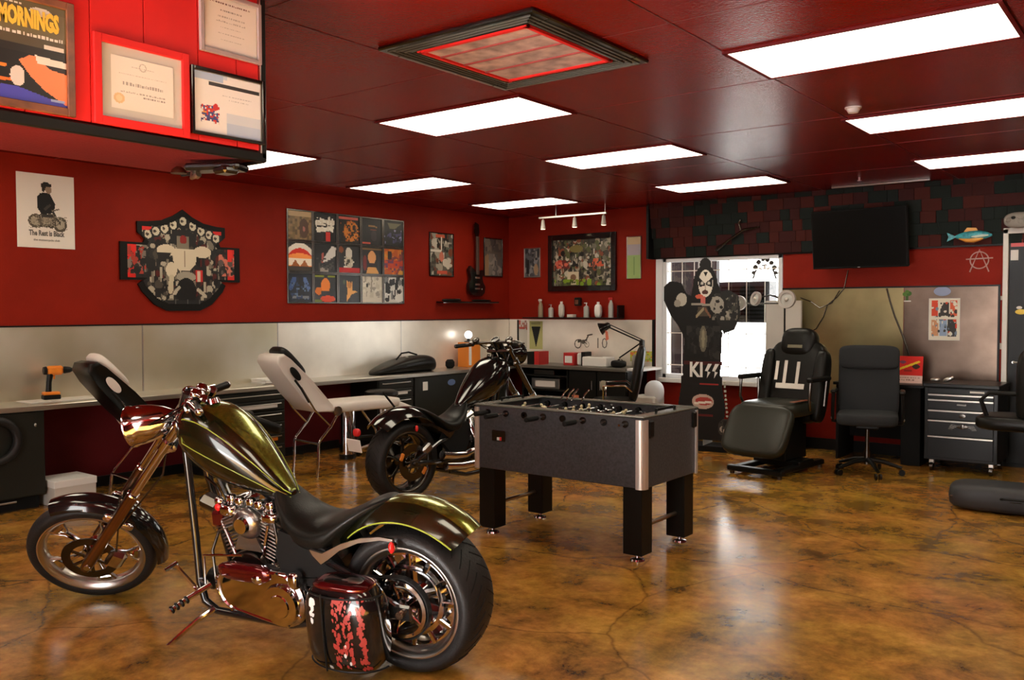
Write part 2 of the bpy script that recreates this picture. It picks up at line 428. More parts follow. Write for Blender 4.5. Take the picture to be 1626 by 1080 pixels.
M['steel_lit']=mat('lit_brushed_steel',(0.88,0.83,0.74),0.36,0.5,noise=0.12,nscale=2)  # copy of the steel with the bright window reflection put into its colour
M['steel_olive']=mat('olive_steel',(0.36,0.30,0.15),0.30,0.85,noise=0.25,nscale=2)  # olive tone set in the base colour itself

struct(MB().bb((XL-0.2,YF-0.2,-0.15),(XR+0.2,YB+0.2,0)).build('floor','floor',smooth=0))
struct(MB().bb((XL-0.2,YF-0.2,ZC),(XR+0.2,YB+0.2,ZC+0.15)).build('ceiling','ceil',smooth=0))
# seams of the ceiling boards
b=MB()
for x in (-7.02,-5.80,-4.42,-3.20,-1.88,-0.66,0.6,1.9):
    b.bb((x-0.003,YF,ZC-0.0025),(x+0.003,YB,ZC+0.001))
for i,y in enumerate([-1.9+0.61*k for k in range(20)]):
    if i%2==1: b.bb((XL,y-0.0015,ZC-0.0015),(XR,y+0.0015,ZC+0.001))
struct(b.build('trim_1',mat('ceiling_seam',(0.13,0.008,0.005),0.4)))
struct(MB().bb((XL-0.15,YF-0.15,0),(XL,YB+0.15,ZC)).build('wall_left','red_wall',smooth=0))
# back wall with the window opening
WX0,WX1,WZ0,WZ1=-5.20,-3.70,0.70,2.16
b=MB()
b.bb((XL,YB,0),(WX0,YB+0.15,ZC)).bb((WX1,YB,0),(XR,YB+0.15,ZC)).bb((WX0,YB,0),(WX1,YB+0.15,WZ0)).bb((WX0,YB,WZ1),(WX1,YB+0.15,ZC))
struct(b.build('wall_back','red_wall',smooth=0))
struct(MB().bb((XR,YF-0.15,0),(XR+0.15,YB+0.15,ZC)).build('wall_right','maroon',smooth=0))
b=MB()
b.bb((XL,YF-0.15,0),(-3.1,YF,ZC)).bb((-0.7,YF-0.15,0),(XR,YF,ZC)).bb((-3.1,YF-0.15,2.6),(-0.7,YF,ZC))
struct(b.build('wall_front','red_wall',smooth=0))  # unseen wall; its door gap is placed to steer the light bounced inside
# outside ground seen through the openings
struct(MB().bb((-14,-14,-0.4),(10,24,-0.16)).build('trim_9',mat('outside_paving',(0.5,0.48,0.45),0.8),smooth=0))
# maroon paint below the worktop, dark skirting
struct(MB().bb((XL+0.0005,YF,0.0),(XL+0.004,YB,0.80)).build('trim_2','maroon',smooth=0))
b=MB().bb((XL+0.004,YF,0),(XL+0.018,YB,0.09)); struct(b.build('baseboard_left','black_satin'))
b=MB().bb((XL+0.02,YB-0.016,0),(XR,YB,0.12)); struct(b.build('baseboard_back','black_satin'))
# steel sheets on the left wall, four along, with trims
ys=[1.2,4.34,5.84,7.65,YB]
for i in range(4):
    o=MB().bb((XL,ys[i]+0.004,0.79),(XL+0.006,ys[i+1]-0.004,1.405)).build('steel_panel','steel' if i<2 else 'steel_lit',smooth=0)
    tag(o,['brushed steel backsplash sheet at far left behind the cordless drill','brushed steel backsplash sheet between the first two vertical joints, below the album covers edge','brushed steel backsplash sheet above the second drawer cabinet, below the album covers','brushed steel backsplash sheet in the corner, behind the black motorcycle handlebar'][i],'wall panel','steel sheets behind the left worktop')
b=MB().bb((XL,1.2,1.405),(XL+0.014,YB,1.418)); struct(b.build('trim_3','black_satin'))
b=MB()
for y in ys[1:4]: b.bb((XL,y-0.006,0.79),(XL+0.010,y+0.006,1.405))
struct(b.build('trim_4','satin'))
o=MB().bb((XL+0.01,YB-0.006,0.79),(-5.33,YB-0.0005,1.405)).build('steel_panel','steel_lit',smooth=0); tag(o,'pale steel backsplash sheet on the back wall under the bottle shelf','wall panel')
b=MB().bb((-5.345,YB-0.02,0.79),(-5.315,YB,1.41)); struct(b.build('trim_5','black_satin'))
o=MB().bb((-3.70,YB-0.006,0.62),(-2.42,YB-0.0005,1.755)).build('steel_panel','steel_olive',smooth=0); tag(o,'tall steel sheet on back wall behind the black tattoo chair and office chair','wall panel')
M['steel_brown']=mat('brown_steel_sheet',(0.15,0.105,0.08),0.3,0.9,noise=0.35,nscale=3)  # steel copy in a darker, mottled brown
o=MB().bb((-2.415,YB-0.006,0.62),(-1.55,YB-0.0005,1.755)).build('steel_panel','steel_brown',smooth=0); tag(o,'darker brownish steel sheet above the tool chest','wall panel')
b=MB().bb((-3.70,YB-0.014,1.755),(-1.53,YB,1.772)).bb((-1.55,YB-0.014,0.62),(-1.53,YB,1.755)); struct(b.build('trim_6','black_satin'))

# ---------------------------------------------------------------- window with white frame and bars
b=MB(); t=0.05
b.bb((WX0,YB-0.02,WZ0),(WX0+t,YB+0.1,WZ1),0.004).bb((WX1-t,YB-0.02,WZ0),(WX1,YB+0.1,WZ1),0.004).bb((WX0,YB-0.02,WZ1-t),(WX1,YB+0.1,WZ1),0.004).bb((WX0,YB-0.02,WZ0),(WX1,YB+0.1,WZ0+t),0.004)
b.bb((-4.74,YB,WZ0),(-4.68,YB+0.06,WZ1),0.004)
b.bb((WX0-0.09,YB-0.03,WZ0-0.04),(WX0,YB,WZ1+0.03),0.003)
wn=struct(b.build('window_1',mat('white_window_frame',(0.82,0.84,0.88),0.4)))
g=MB().bb((WX0+t,YB+0.062,WZ0+t),(WX1-t,YB+0.066,WZ1-t)).build('pane','glass',wn,smooth=0)
b=MB()
for x in (-5.11,-4.96,-4.80,-4.58,-4.36,-4.14,-3.92): b.bb((x-0.004,YB+0.02,WZ0+t),(x+0.004,YB+0.028,WZ1-t))
for z in (2.00,1.25,0.86): b.bb((WX0+t,YB+0.018,z-0.005),(WX1-t,YB+0.030,z+0.005))
b.build('security_bars',mat('cream_bars',(0.75,0.70,0.60),0.5),wn)
MB().bb((WX0-0.02,YB-0.09,WZ0-0.05),(WX1+0.02,YB,WZ0),0.005).build('window_sill','white',wn)
# what stands outside the window: neighbour's dark doorway on the left, a dark machine, tan gravel patch
o=MB().bb((-6.4,10.6,-0.16),(-4.88,10.7,2.9)).build('outside_wall',mat('outside_dark_wall',(0.006,0.006,0.008),0.8),smooth=0); tag(o,'dark neighbouring wall seen through the left part of the window','wall')
b=MB().bb((-4.52,YB+0.10,1.38),(-3.90,YB+0.34,1.86),0.01)
o=b.build('air_conditioner',mat('dark_air_unit',(0.010,0.012,0.018),0.5)); tag(o,'dark window air conditioner box behind the window bars','air conditioner')
b=MB().mat('black_matt')
for k in range(9): b.bb((-4.48,YB+0.095,1.42+k*0.045),(-3.94,YB+0.101,1.44+k*0.045))
b.build('grille',None,o)

# ---------------------------------------------------------------- hanging red bulkhead, upper left
BX,BY0,BY1,BZ=-2.77,-0.6,2.08,2.10
b=MB().bb((-3.31,BY0,BZ),(BX,BY1-0.01,ZC+0.002))
bk=struct(b.build('wall_bulkhead','maroon',smooth=0))
b=MB()
yy=[BY0+0.01]+[1.02,1.22,1.42,1.60,1.80,1.955]+[BY1-0.03]
for k in range(len(yy)-1): b.bb((BX-0.002,yy[k]+0.0015,BZ+0.03),(BX+0.010,yy[k+1]-0.0015,ZC),0.0012)
b.build('panelling','red_panel',bk)
b=MB().bb((BX-0.002,BY0,BZ-0.012),(BX+0.016,BY1,BZ+0.024),0.004).bb((BX-0.002,BY1-0.022,BZ),(BX+0.016,BY1,ZC),0.003).bb((-3.31,BY1-0.012,BZ-0.012),(BX,BY1+0.004,BZ+0.014),0.003)
struct(b.build('trim_7','black_satin'))
struct(MB().bb((BX,BY1-0.030,BZ+0.02),(BX+0.018,BY1-0.024,ZC)).build('trim_8','satin'))

# ---------------------------------------------------------------- ceiling lights
def ceiling_light(x,y,label,vis=True):
    t=empty('ceiling_light',(x+0.595,y+0.29,ZC),label=label,cat='ceiling light',group='fluorescent ceiling panels')
    b=MB(); W,D=1.19,0.58
    b.bb((-W/2-0.02,-D/2-0.02,-0.012),(W/2+0.02,-D/2,0)).bb((-W/2-0.02,D/2,-0.012),(W/2+0.02,D/2+0.02,0)).bb((-W/2-0.02,-D/2,-0.012),(-W/2,D/2,0)).bb((W/2,-D/2,-0.012),(W/2+0.02,D/2,0))
    b.build('frame','maroon',t)
    MB().bb((-W/2,-D/2,-0.008),(W/2,D/2,-0.001)).build('diffuser','diffuser',t,smooth=0)
LT=[(-4.41,4.24,'bright ceiling light just beyond the square air vent'),
 (-1.87,4.17,'large bright ceiling light at the top right, nearest the camera'),
 (-4.42,6.18,'bright ceiling light in the middle row, second beyond the air vent'),
 (-4.47,8.20,'bright ceiling light nearest the window wall, left of the television'),
 (-6.99,6.29,'bright ceiling light above the album covers on the left wall'),
 (-7.0,8.25,'smallest bright ceiling light near the corner, above the guitar'),
 (-1.90,6.12,'bright ceiling light at the right edge below the smoke detector'),
 (-1.95,8.15,'bright ceiling light at right edge, above the television wall'),
 (-7.04,4.35,'bright ceiling light partly hidden behind the red bulkhead corner')]
for x,y,l in LT: ceiling_light(x,y,l)
ADDED=[(0.65,4.2,'first added ceiling panel beyond the right picture edge, level with the large near light'),(0.65,6.2,'ceiling panel beyond the right picture edge, level with the smoke detector'),(0.65,8.2,'added ceiling panel beyond the right picture edge, nearest the door wall'),
 (-7.0,2.2,'added ceiling panel over the left worktop, hidden behind the red bulkhead'),(-4.4,0.0,'added ceiling panel behind the bulkhead towards the unseen front opening'),(-7.0,0.0,'added ceiling panel in the unseen front corner over the left wall'),
 (-1.9,2.0,'added ceiling panel just above the top picture edge beside the bulkhead'),(-1.9,0.0,'added ceiling panel directly over the photographer'),(0.65,2.1,'added ceiling panel right of the photographer, above the picture edge'),(0.65,0.0,'added ceiling panel right of the photographer near the unseen front wall')]
for x,y,l in ADDED: ceiling_light(x,y,l)  # unseen panels added on the same grid to brighten the room
# ================================================================ choppers
def arc_pts(cx,cz,r,a0,a1,n):
    return [(cx+r*math.cos(R(a0+(a1-a0)*i/n)), cz+r*math.sin(R(a0+(a1-a0)*i/n))) for i in range(n+1)]
def interp(tab,x):
    for i in range(len(tab)-1):
        a,b=tab[i],tab[i+1]
        if (a[0]-x)*(b[0]-x)<=0:
            t=(x-a[0])/(b[0]-a[0]); return [a[k]+t*(b[k]-a[k]) for k in range(len(a))]
    return tab[-1]
def tyre(Rr,rim,hw,n=72):
    """closed profile for a motorcycle tyre, wheel axis y"""
    h=Rr-rim; p=[]
    for k in range(17):
        a=PI*k/16; y=-hw*math.cos(a); s=math.sin(a)
        p.append((rim+0.18*h+(h*0.82)*(s**0.62), y*(1.0 if s>0.3 else 0.93+0.07*s/0.3)))
    p=[(rim,-hw*0.80)]+p+[(rim,hw*0.80)]
    return p
def wheel(parent,Mt,Rr,rim,hw,mats,nsp,kind,name='wheel'):
    """tyre > rim, spokes, hub; axis local y, centre at origin of Mt"""
    b=MB(); b.M=Mt; b.lathe(tyre(Rr,rim,hw),ax=(0,1,0),n=96,closed=True,cap=False)
    ty=b.build(name,'rubber',parent,smooth=50)
    # carved tread grooves as darker inlaid strips
    b=MB(); b.M=Mt
    if hw>0.08:
        for k in range(36):
            for sg in (-1,1):
                a0=2*PI*k/36+ (0.09 if sg>0 else 0); pts=[]
                for q in range(6):
                    y=sg*hw*(0.12+0.115*q); rad=rim+0.18*(Rr-rim)+(Rr-rim)*0.82*(math.sin(math.acos(-y/hw))**0.62)+0.0005
                    a=a0+0.035*q; pts.append((rad*math.cos(a),y,rad*math.sin(a)))
                b.tube(pts,0.0022,4)
        b.build('tread_groove','black_matt',ty,smooth=0)
    b=MB(); b.M=Mt
    w=hw*0.84
    b.lathe([(rim+0.010,-w),(rim+0.012,-w+0.004),(rim-0.004,-w+0.010),(rim-0.020,-w+0.022),(rim-0.026,-w*0.5),(rim-0.028,0),(rim-0.026,w*0.5),(rim-0.020,w-0.022),(rim-0.004,w-0.010),(rim+0.012,w-0.004),(rim+0.010,w),(rim-0.006,w+0.001),(rim-0.026,w-0.022),(rim-0.036,0),(rim-0.026,-w+0.022),(rim-0.006,-w-0.001)],ax=(0,1,0),n=80,closed=True,cap=False)
    b.build('rim',mats[0],ty,smooth=60)
    b=MB(); b.M=Mt
    if kind=='billet':
        yl=0.055
        for yc in (yl,-yl):
            b.lathe([(rim-0.030,yc-0.012),(rim-0.030,yc+0.012),(rim-0.042,yc+0.014),(rim-0.046,yc-0.014)],ax=(0,1,0),n=64,closed=True,cap=False)
            b.lathe([(rim-0.085,yc-0.012),(rim-0.085,yc+0.012),(rim-0.105,yc+0.016),(rim-0.105,yc-0.016)],ax=(0,1,0),n=64,closed=True,cap=False)
            for k in range(nsp):
                a=2*PI*k/nsp; rot=Matrix.Rotation(-a,3,'Y')
                b.box((math.cos(a)*(rim-0.063),yc,math.sin(a)*(rim-0.063)),(0.066,0.030,0.026),0.005,rot)
        for k in range(5):
            a=2*PI*k/5+0.3; rot=Matrix.Rotation(-a,3,'Y')
            b.box((math.cos(a)*(rim-0.13),0,math.sin(a)*(rim-0.13)),(0.16,0.09,0.040),0.012,rot)
    else:
        for k in range(nsp):
            a=2*PI*k/nsp+0.25
            for sg in (-1,1):
                p0=Vector((math.cos(a)*0.045,0,math.sin(a)*0.045)); a1=a+sg*0.20; rm=rim*0.62
                p1=Vector((math.cos(a+sg*0.05)*rm,0,math.sin(a+sg*0.05)*rm)); p2=Vector((math.cos(a1)*(rim-0.026),0,math.sin(a1)*(rim-0.026)))
                b.tube([p0,p1,p2],[0.012,0.008,0.013],8)
            rot=Matrix.Rotation(-a,3,'Y'); b.box((math.cos(a)*(rim-0.05),0,math.sin(a)*(rim-0.05)),(0.035,0.026,0.07),0.008,rot)
    b.build('spokes',mats[1],ty)
    b=MB(); b.M=Mt
    b.lathe([(0.0,-0.075),(0.026,-0.075),(0.030,-0.07),(0.030,-0.045),(0.050,-0.04),(0.050,0.04),(0.030,0.045),(0.030,0.07),(0.026,0.075),(0.0,0.075)][1:-1],ax=(0,1,0),n=28)
    b.build('hub',mats[1],ty)
    return ty

def make_chopper(root, steer, P):
    """local x forward, y left, z up; origin under the rear wheel"""
    RR=0.325; ch=P['chrome']
    T=Matrix.Translation
    # ---- rear wheel
    rw=wheel(root,T((0,0,RR)),RR,0.242,P.get('thw',0.128),(P['rim'],P['spoke']),P.get('nsp',12),P.get('rwk','billet'),'rear_wheel')
    # belt and pulley on the left
    b=MB().mat(P['spoke']); b.M=T((0,0,RR))
    b.lathe([(0.110,0.128),(0.126,0.130),(0.126,0.162),(0.110,0.164)],ax=(0,1,0),n=56,closed=True,cap=False)
    b.lathe([(0.030,0.10),(0.112,0.132),(0.112,0.150),(0.094,0.150),(0.060,0.128),(0.030,0.135)],ax=(0,1,0),n=56,closed=True,cap=False)
    for k in range(5):
        a=2*PI*k/5; b.box((math.cos(a)*0.075,0.147,math.sin(a)*0.075),(0.075,0.012,0.022),0.004,Matrix.Rotation(-a,3,'Y'))
    b.build('rear_pulley',None,root)
    b=MB(); pr=0.131; fx,fz,fr=0.53,0.335,0.050
    ang=math.acos((pr-fr)/math.hypot(fx,fz-RR)); base=math.atan2(fz-RR,fx); pts=[]
    for i in range(25):
        a=base+ang+(2*PI-2*ang)*i/24; pts.append((pr*math.cos(a),RR+pr*math.sin(a)))
    for i in range(9):
        a=base-ang+(2*ang)*i/8; pts.append((fx+fr*math.cos(a),fz+fr*math.sin(a)))
    n=len(pts); rings=[]
    for i in range(n):
        p=Vector(pts[i]); q=(Vector(pts[(i+1)%n])-Vector(pts[i-1])).normalized(); nn=Vector((-q.y,q.x))
        o_=p-nn*0.006
        rings.append([(p.x,0.130,p.y),(p.x,0.160,p.y),(o_.x,0.160,o_.y),(o_.x,0.130,o_.y)])
    b.rings(rings,closed=True,cap=False); b.build('drive_belt','black_satin',root)
    # brake disc and caliper on the right
    b=MB().mat(P['disc']); b.M=T((0,0,RR))
    b.lathe([(0.085,-0.140),(0.085,-0.134),(0.146,-0.134),(0.146,-0.140)],ax=(0,1,0),n=56,closed=True,cap=False)
    for k in range(6):
        a=2*PI*k/6; b.box((math.cos(a)*0.06,-0.137,math.sin(a)*0.06),(0.07,0.006,0.018),0.002,Matrix.Rotation(-a,3,'Y'))
    b.mat(P['accent'])
    for a in (R(155),R(-35)): b.box((math.cos(a)*0.135,-0.145,math.sin(a)*0.135),(0.035,0.016,0.06),0.006,Matrix.Rotation(-a,3,'Y'))
    b.build('brake_disc',None,root)
    b=MB(); b.box((0.12,-0.16,RR+0.10),(0.10,0.06,0.07),0.015,Matrix.Rotation(R(-35),3,'Y')); b.build('brake_caliper',P['caliper'],root)
    # ---- frame
    F=MB().mat('frame_black')
    for sg in (-1,1):
        F.tube([(1.205,sg*0.030,1.055),(1.178,sg*0.055,0.80),(1.150,sg*0.085,0.50),(1.130,sg*0.11,0.28),(1.10,sg*0.12,0.19),(1.03,sg*0.12,0.150),(0.6,sg*0.12,0.145),(0.42,sg*0.12,0.19),(0.40,sg*0.12,0.34),(0.45,sg*0.11,0.50),(0.56,sg*0.05,0.60)],0.0185,12)
        F.tube([(0.42,sg*0.12,0.30),(0.20,sg*0.175,0.31),(-0.03,sg*0.18,RR)],[0.022,0.020,0.020],10)
        F.tube([(0.45,sg*0.11,0.50),(0.25,sg*0.165,0.46),(-0.02,sg*0.18,RR+0.01)],[0.020,0.017,0.016],10)
        F.box((-0.02,sg*0.185,RR),(0.11,0.018,0.07),0.02)
    F.tube([(1.20,0,1.06),(1.05,0,0.93),(0.86,0,0.76),(0.60,0,0.62),(0.45,0,0.56)],0.024,12)
    F.tube([(1.19,0,0.98),(1.05,0,0.78),(0.98,0,0.62)],[0.026,0.020,0.016],10)
    F.cyl((1.235,0,1.015),(1.165,0,1.165),0.038,None,20)
    F.build('frame',None,root)
    b=MB()
    for sg in (-1,1): b.piece().cyl((-0.03,sg*0.186,RR),(-0.03,sg*0.215,RR),0.021,0.016,16)
    b.build_split('axle_nut',P['nut'],root)
    # ---- tank
    tab=[(1.205,1.045,0.965,0.060),(1.19,1.085,0.925,0.095),(1.16,1.108,0.885,0.125),(1.10,1.125,0.835,0.150),(1.02,1.126,0.788,0.163),(0.95,1.100,0.758,0.162),(0.88,1.048,0.738,0.150),(0.81,0.980,0.722,0.130),(0.74,0.900,0.710,0.105),(0.68,0.822,0.700,0.078),(0.635,0.762,0.692,0.052),(0.610,0.732,0.694,0.030)]
    def ring(x,zt,zb,hw,n=28):
        o=[]; zc=zb+(zt-zb)*0.56
        for k in range(n):
            a=2*PI*k/n; c,s_=math.cos(a),math.sin(a)
            y=hw*math.copysign(abs(c)**0.80,c); z=zc+((zt-zc) if s_>0 else (zc-zb))*math.copysign(abs(s_)**(0.95 if s_>0 else 0.8),s_)
            o.append((x,y,z))
        return o
    b=MB().mat(P['paint']).mat(P['flake']).mat(P['paint'])
    b.rings([ring(*q) for q in tab])
    tk=b.build('fuel_tank',None,root,smooth=70)
    for p in tk.data.polygons:
        k=p.index%28
        if p.index<28*(len(tab)-1) and 28*2<=p.index and 5<=k<=8: p.material_index=1  # top band: olive flake with the highlight put into its colour
    tk.modifiers.new('smooth','SUBSURF').levels=1; tk.modifiers['smooth'].render_levels=2
    # pin-stripes along each flank
    if P.get('stripe'):
        b=MB()
        for sg in (-1,1):
            b.piece(); pts=[];lo=[]
            for q in tab[3:]:
                x,zt,zb,hw=q; zc=zb+(zt-zb)*0.56
                a=R(34); pts.append((x,sg*(hw*math.cos(a)**0.80+0.001),zc+(zt-zc)*math.sin(a)**0.95+0.001))
                a=R(-8); lo.append((x,sg*(hw*math.cos(a)**0.80+0.0015),zc-(zc-zb)*math.sin(-a)**0.8))
            pts[0]=(pts[0][0]+0.0,pts[0][1],pts[0][2]); 
            b.tube(lo,0.0022,6); b.tube(pts[1:],0.0024,6)
            b.tube([lo[0],(1.115,sg*0.132,1.02),(1.125,sg*0.115,1.06),pts[0],pts[1]],0.0026,6)
        b.build_split('pinstripe',P['stripe'],tk)
    b=MB().cyl((1.03,0,1.118),(1.035,0,1.142),0.035,0.030,20); b.build('fuel_cap',ch if not P.get('cap') else P['cap'],tk)
    # ---- seat
    st=[(0.690,0.800,0.715,0.050),(0.645,0.748,0.60,0.105),(0.58,0.682,0.52,0.140),(0.50,0.640,0.49,0.162),(0.42,0.632,0.49,0.170),(0.35,0.652,0.520,0.165),(0.28,0.685,0.605,0.150),(0.21,0.722,0.655,0.130),(0.15,0.748,0.700,0.098),(0.10,0.758,0.728,0.062),(0.075,0.757,0.742,0.03)]
    b=MB(); b.rings([ring(*q) for q in st]); s_=b.build('seat','leather',root,smooth=70)
    s_.modifiers.new('smooth','SUBSURF').render_levels=2
    # side cover below the seat
    b=MB()
    for sg in (-1,1): b.piece().prism([(0.60,0.60),(0.36,0.54),(0.30,0.46),(0.40,0.36),(0.58,0.36),(0.63,0.48)],(0,sg*0.10,0),(1,0,0),(0,0,1),(0,sg*0.05,0))
    b.build_split('side_cover','black_matt',root)
    # ---- rear fender
    def fend(cx,cz,rc,re,hw,a0,a1,n,th,name,par,Mt,flare=0.0,mats=('paint','flake')):
        b=MB().mat(P[mats[0]]).mat(P[mats[1]]).mat(P[mats[0]]); b.M=Mt; rings=[]; K=14
        for i in range(n+1):
            t=i/n; a=R(a0+(a1-a0)*t); o=[]
            hwt=hw*(1-0.10*abs(2*t-1)**3); rce=rc+flare*t
            for k in range(K+1):
                u=-1+2*k/K; rad=re+(rce-re)*(1-abs(u)**2.4); o.append((cx+rad*math.cos(a),hwt*u,cz+rad*math.sin(a)))
            for k in range(K,-1,-1):
                u=-1+2*k/K; rad=re+(rce-re)*(1-abs(u)**2.4)-th; o.append((cx+rad*math.cos(a),hwt*u*0.985,cz+rad*math.sin(a)))
            rings.append(o)
        b.rings(rings); o=b.build(name,None,par,smooth=50); W=2*(K+1)
        return o,W,K
    rf,W,K=fend(0,RR,0.438,0.366,0.142,38,133,26,0.006,'rear_fender',root,Matrix.Identity(4))
    for p in rf.data.polygons:
        k=p.index%W
        if p.index<26*W and 4<=k<=K-5: p.material_index=1
    if P.get('stripe'):
        b=MB()
        for sg in (-1,1):
            b.piece(); b.tube([(0.3675*math.cos(R(a)),sg*0.1425*(1-0.10*abs(2*(a-38)/95-1)**3),RR+0.3675*math.sin(R(a))) for a in range(48,134,4)],0.0032,6)
        b.build_split('pinstripe',P['stripe'],rf)
    b=MB()
    for sg in (-1,1):
        pts=[(0.41,0.515),(0.425,0.540),(0.36,0.530),(0.26,0.583),(0.16,0.620),(0.06,0.636),(0.0,0.632),(0.0,0.622),(0.06,0.622),(0.17,0.598),(0.27,0.553),(0.34,0.500),(0.37,0.480)]
        b.piece().prism(pts,(0,sg*0.158,0),(1,0,0),(0,0,1),(0,sg*0.014,0))
    b.build_split('fender_strut',P['strut'],root)
    for sg in (-1,1):
        b=MB().mat('red_lens').ell((0.002,sg*0.178,0.600),(0.026,0.03,0.05)).mat(ch).cyl((0.002,sg*0.16,0.60),(0.002,sg*0.178,0.60),0.018)
        b.build('turn_signal',None,root)
    # ---- engine
    E=MB().mat(P['case'])
    E.box((0.80,0,0.335),(0.36,0.20,0.26),0.06)
    E.cyl((0.80,-0.14,0.34),(0.80,0.14,0.34),0.125,None,32)
    E.box((0.49,0,0.36),(0.22,0.22,0.24),0.04)
    en=E.build('engine',None,root)
    for nm,ang,x0 in (('rear_cylinder',-22,0.765),('front_cylinder',22,0.855)):
        b=MB().mat(P['fin']); d=Vector((math.sin(R(ang)),0,math.cos(R(ang)))); p=Vector((x0,0,0.42))
        rot=Matrix.Rotation(R(ang),3,'Y')
        b.cyl(p-d*0.03,p+d*0.16,0.062,None,24)
        for k in range(9): b.box(p+d*(0.0+0.017*k),(0.152,0.200,0.007),0.003,rot)
        b.mat(P['fin'])
        b.box(p+d*0.185,(0.160,0.210,0.055),0.016,rot)
        for k in range(4): b.box(p+d*(0.162+0.014*k),(0.168,0.220,0.006),0.002,rot)
        b.mat(P['cover']); b.box(p+d*0.235,(0.140,0.190,0.050),0.022,rot); b.ell(p+d*0.258,(0.12,0.16,0.04),0.7,rot=rot)
        for sx in (-1,1):
            for sy in (-1,1):
                q=p+rot@Vector((sx*0.052,sy*0.062,0.262)); b.cyl(q-d*0.01,q+d*0.006,0.008,None,8)
        b.build(nm,None,en)
    # rounded intake cover between the cylinders, left side, and air cleaner on the right
    b=MB().mat(P['fin'])
    b.ell((0.805,0.105,0.600),(0.15,0.09,0.14),0.8,rot=Matrix.Rotation(R(-18),3,'Y'))
    b.prism([(0.73,0.47),(0.89,0.47),(0.83,0.60),(0.79,0.60)],(0,0.085,0),(1,0,0),(0,0,1),(0,0.03,0))
    b.mat(ch)
    b.cyl((0.805,0.14,0.60),(0.805,0.162,0.60),0.042,0.034,28)
    b.ell((0.665,0.10,0.64),(0.09,0.09,0.05),0.6); b.ell((0.90,0.11,0.655),(0.09,0.07,0.06),0.7)
    b.build('intake_cover',None,en)
    b=MB().mat(P['cover']).cyl((0.80,-0.10,0.60),(0.80,-0.19,0.60),0.085,0.075,32).mat(ch).torus((0.80,-0.19,0.60),(0,1,0),0.072,0.007)
    b.build('air_cleaner',None,en)
    # pushrod tubes, hoses, ignition coil, horn
    b=MB()
    for x0,x1 in ((0.78,0.70),(0.80,0.735),(0.845,0.91),(0.865,0.945)): b.piece().cyl((x0,-0.115,0.42),(x1,-0.10,0.62),0.010,None,10)
    for sg in (1,): 
        b.piece().cyl((0.74,0.10,0.44),(0.69,0.105,0.60),0.010,None,10); b.piece().cyl((0.90,0.10,0.44),(0.965,0.10,0.60),0.010,None,10)
    b.build_split('pushrod_tube',ch,en)
    b=MB().mat('candy_red').box((0.985,0.085,0.60),(0.06,0.07,0.08),0.015).mat('gunmetal').box((1.045,0.06,0.655),(0.13,0.09,0.07),0.025,Matrix.Rotation(R(-18),3,'Y')).mat(ch).ell((0.965,0.10,0.685),(0.05,0.04,0.05))
    b.mat('red_lens').ell((0.955,0.125,0.665),(0.034,0.02,0.034)).mat(ch)
    for k in range(5): b.ell((0.90-0.055*k,0.09+0.01*(k%2),0.70-0.004*k),(0.045,0.04,0.045),0.7)
    b.build('ignition_coil',None,root)
    b=MB()
    b.piece().tube([(1.07,0.06,0.78),(0.985,0.09,0.755),(0.955,0.10,0.72),(0.95,0.11,0.68)],0.006,8)
    b.piece().tube([(0.66,0.11,0.66),(0.62,0.14,0.56),(0.62,0.14,0.46)],0.008,8)
    b.piece().tube([(1.01,0.13,0.30),(1.04,0.10,0.44),(0.99,0.09,0.55)],0.007,8)
    b.build_split('oil_hose',P['hose'],root)
    # ---- primary case, left
    def stad(x0,z0,r0,x1,z1,r1,n=14):
        o=[]; dx,dz=x1-x0,z1-z0; L=math.hypot(dx,dz); b_=math.atan2(dz,dx); al=math.acos((r0-r1)/L)
        for i in range(n+1):
            a=b_+al+(2*PI-2*al)*i/n; o.append((x0+r0*math.cos(a),z0+r0*math.sin(a)))
        for i in range(n+1):
            a=b_-al+2*al*i/n; o.append((x1+r1*math.cos(a),z1+r1*math.sin(a)))
        return o
    b=MB().mat(P['primary'])
    o1=stad(0.585,0.295,0.130,0.86,0.315,0.105); 
    def sc(p,k,cx=0.72,cz=0.305): return [(cx+(x-cx)*k,cz+(z-cz)*k) for x,z in p]
    rings=[]
    for k,y in ((1.0,0.125),(1.0,0.175),(0.97,0.19),(0.90,0.197),(0.86,0.190),(0.80,0.190)): rings.append([(x,y,z) for x,z in sc(o1,k)])
    b.rings(rings)
    for i in range(0,len(o1),3):
        x,z=sc(o1,0.93)[i]; b.cyl((x,0.188,z),(x,0.202,z),0.007,None,8)
    pc=b.build('primary_cover',None,root,smooth=40)
    b=MB().mat(P['derby']).cyl((0.585,0.19,0.275),(0.585,0.212,0.275),0.098,0.090,40).cyl((0.585,0.21,0.275),(0.585,0.218,0.275),0.055,0.05,32); b.build('derby_cover',None,pc)
    b=MB().mat('candy_red').ell((0.78,0.185,0.40),(0.30,0.06,0.085),0.7).mat(ch).ell((0.70,0.195,0.385),(0.07,0.05,0.06)).ell((0.50,0.19,0.40),(0.06,0.06,0.08),0.7); b.build('cam_cover',None,pc)
    # oil filter / regulator in front
    b=MB().cyl((1.03,0.02,0.26),(1.13,0.02,0.26),0.055,None,24); b.build('oil_filter','black_satin',root)
    # ---- exhaust, right side
    b=MB()
    b.piece().tube([(0.96,-0.10,0.62),(1.03,-0.15,0.55),(1.02,-0.19,0.38),(0.93,-0.20,0.28),(0.78,-0.205,0.25),(0.45,-0.21,0.25),(0.28,-0.215,0.27)],[0.024,0.025,0.025,0.026,0.030,0.034,0.036],14)
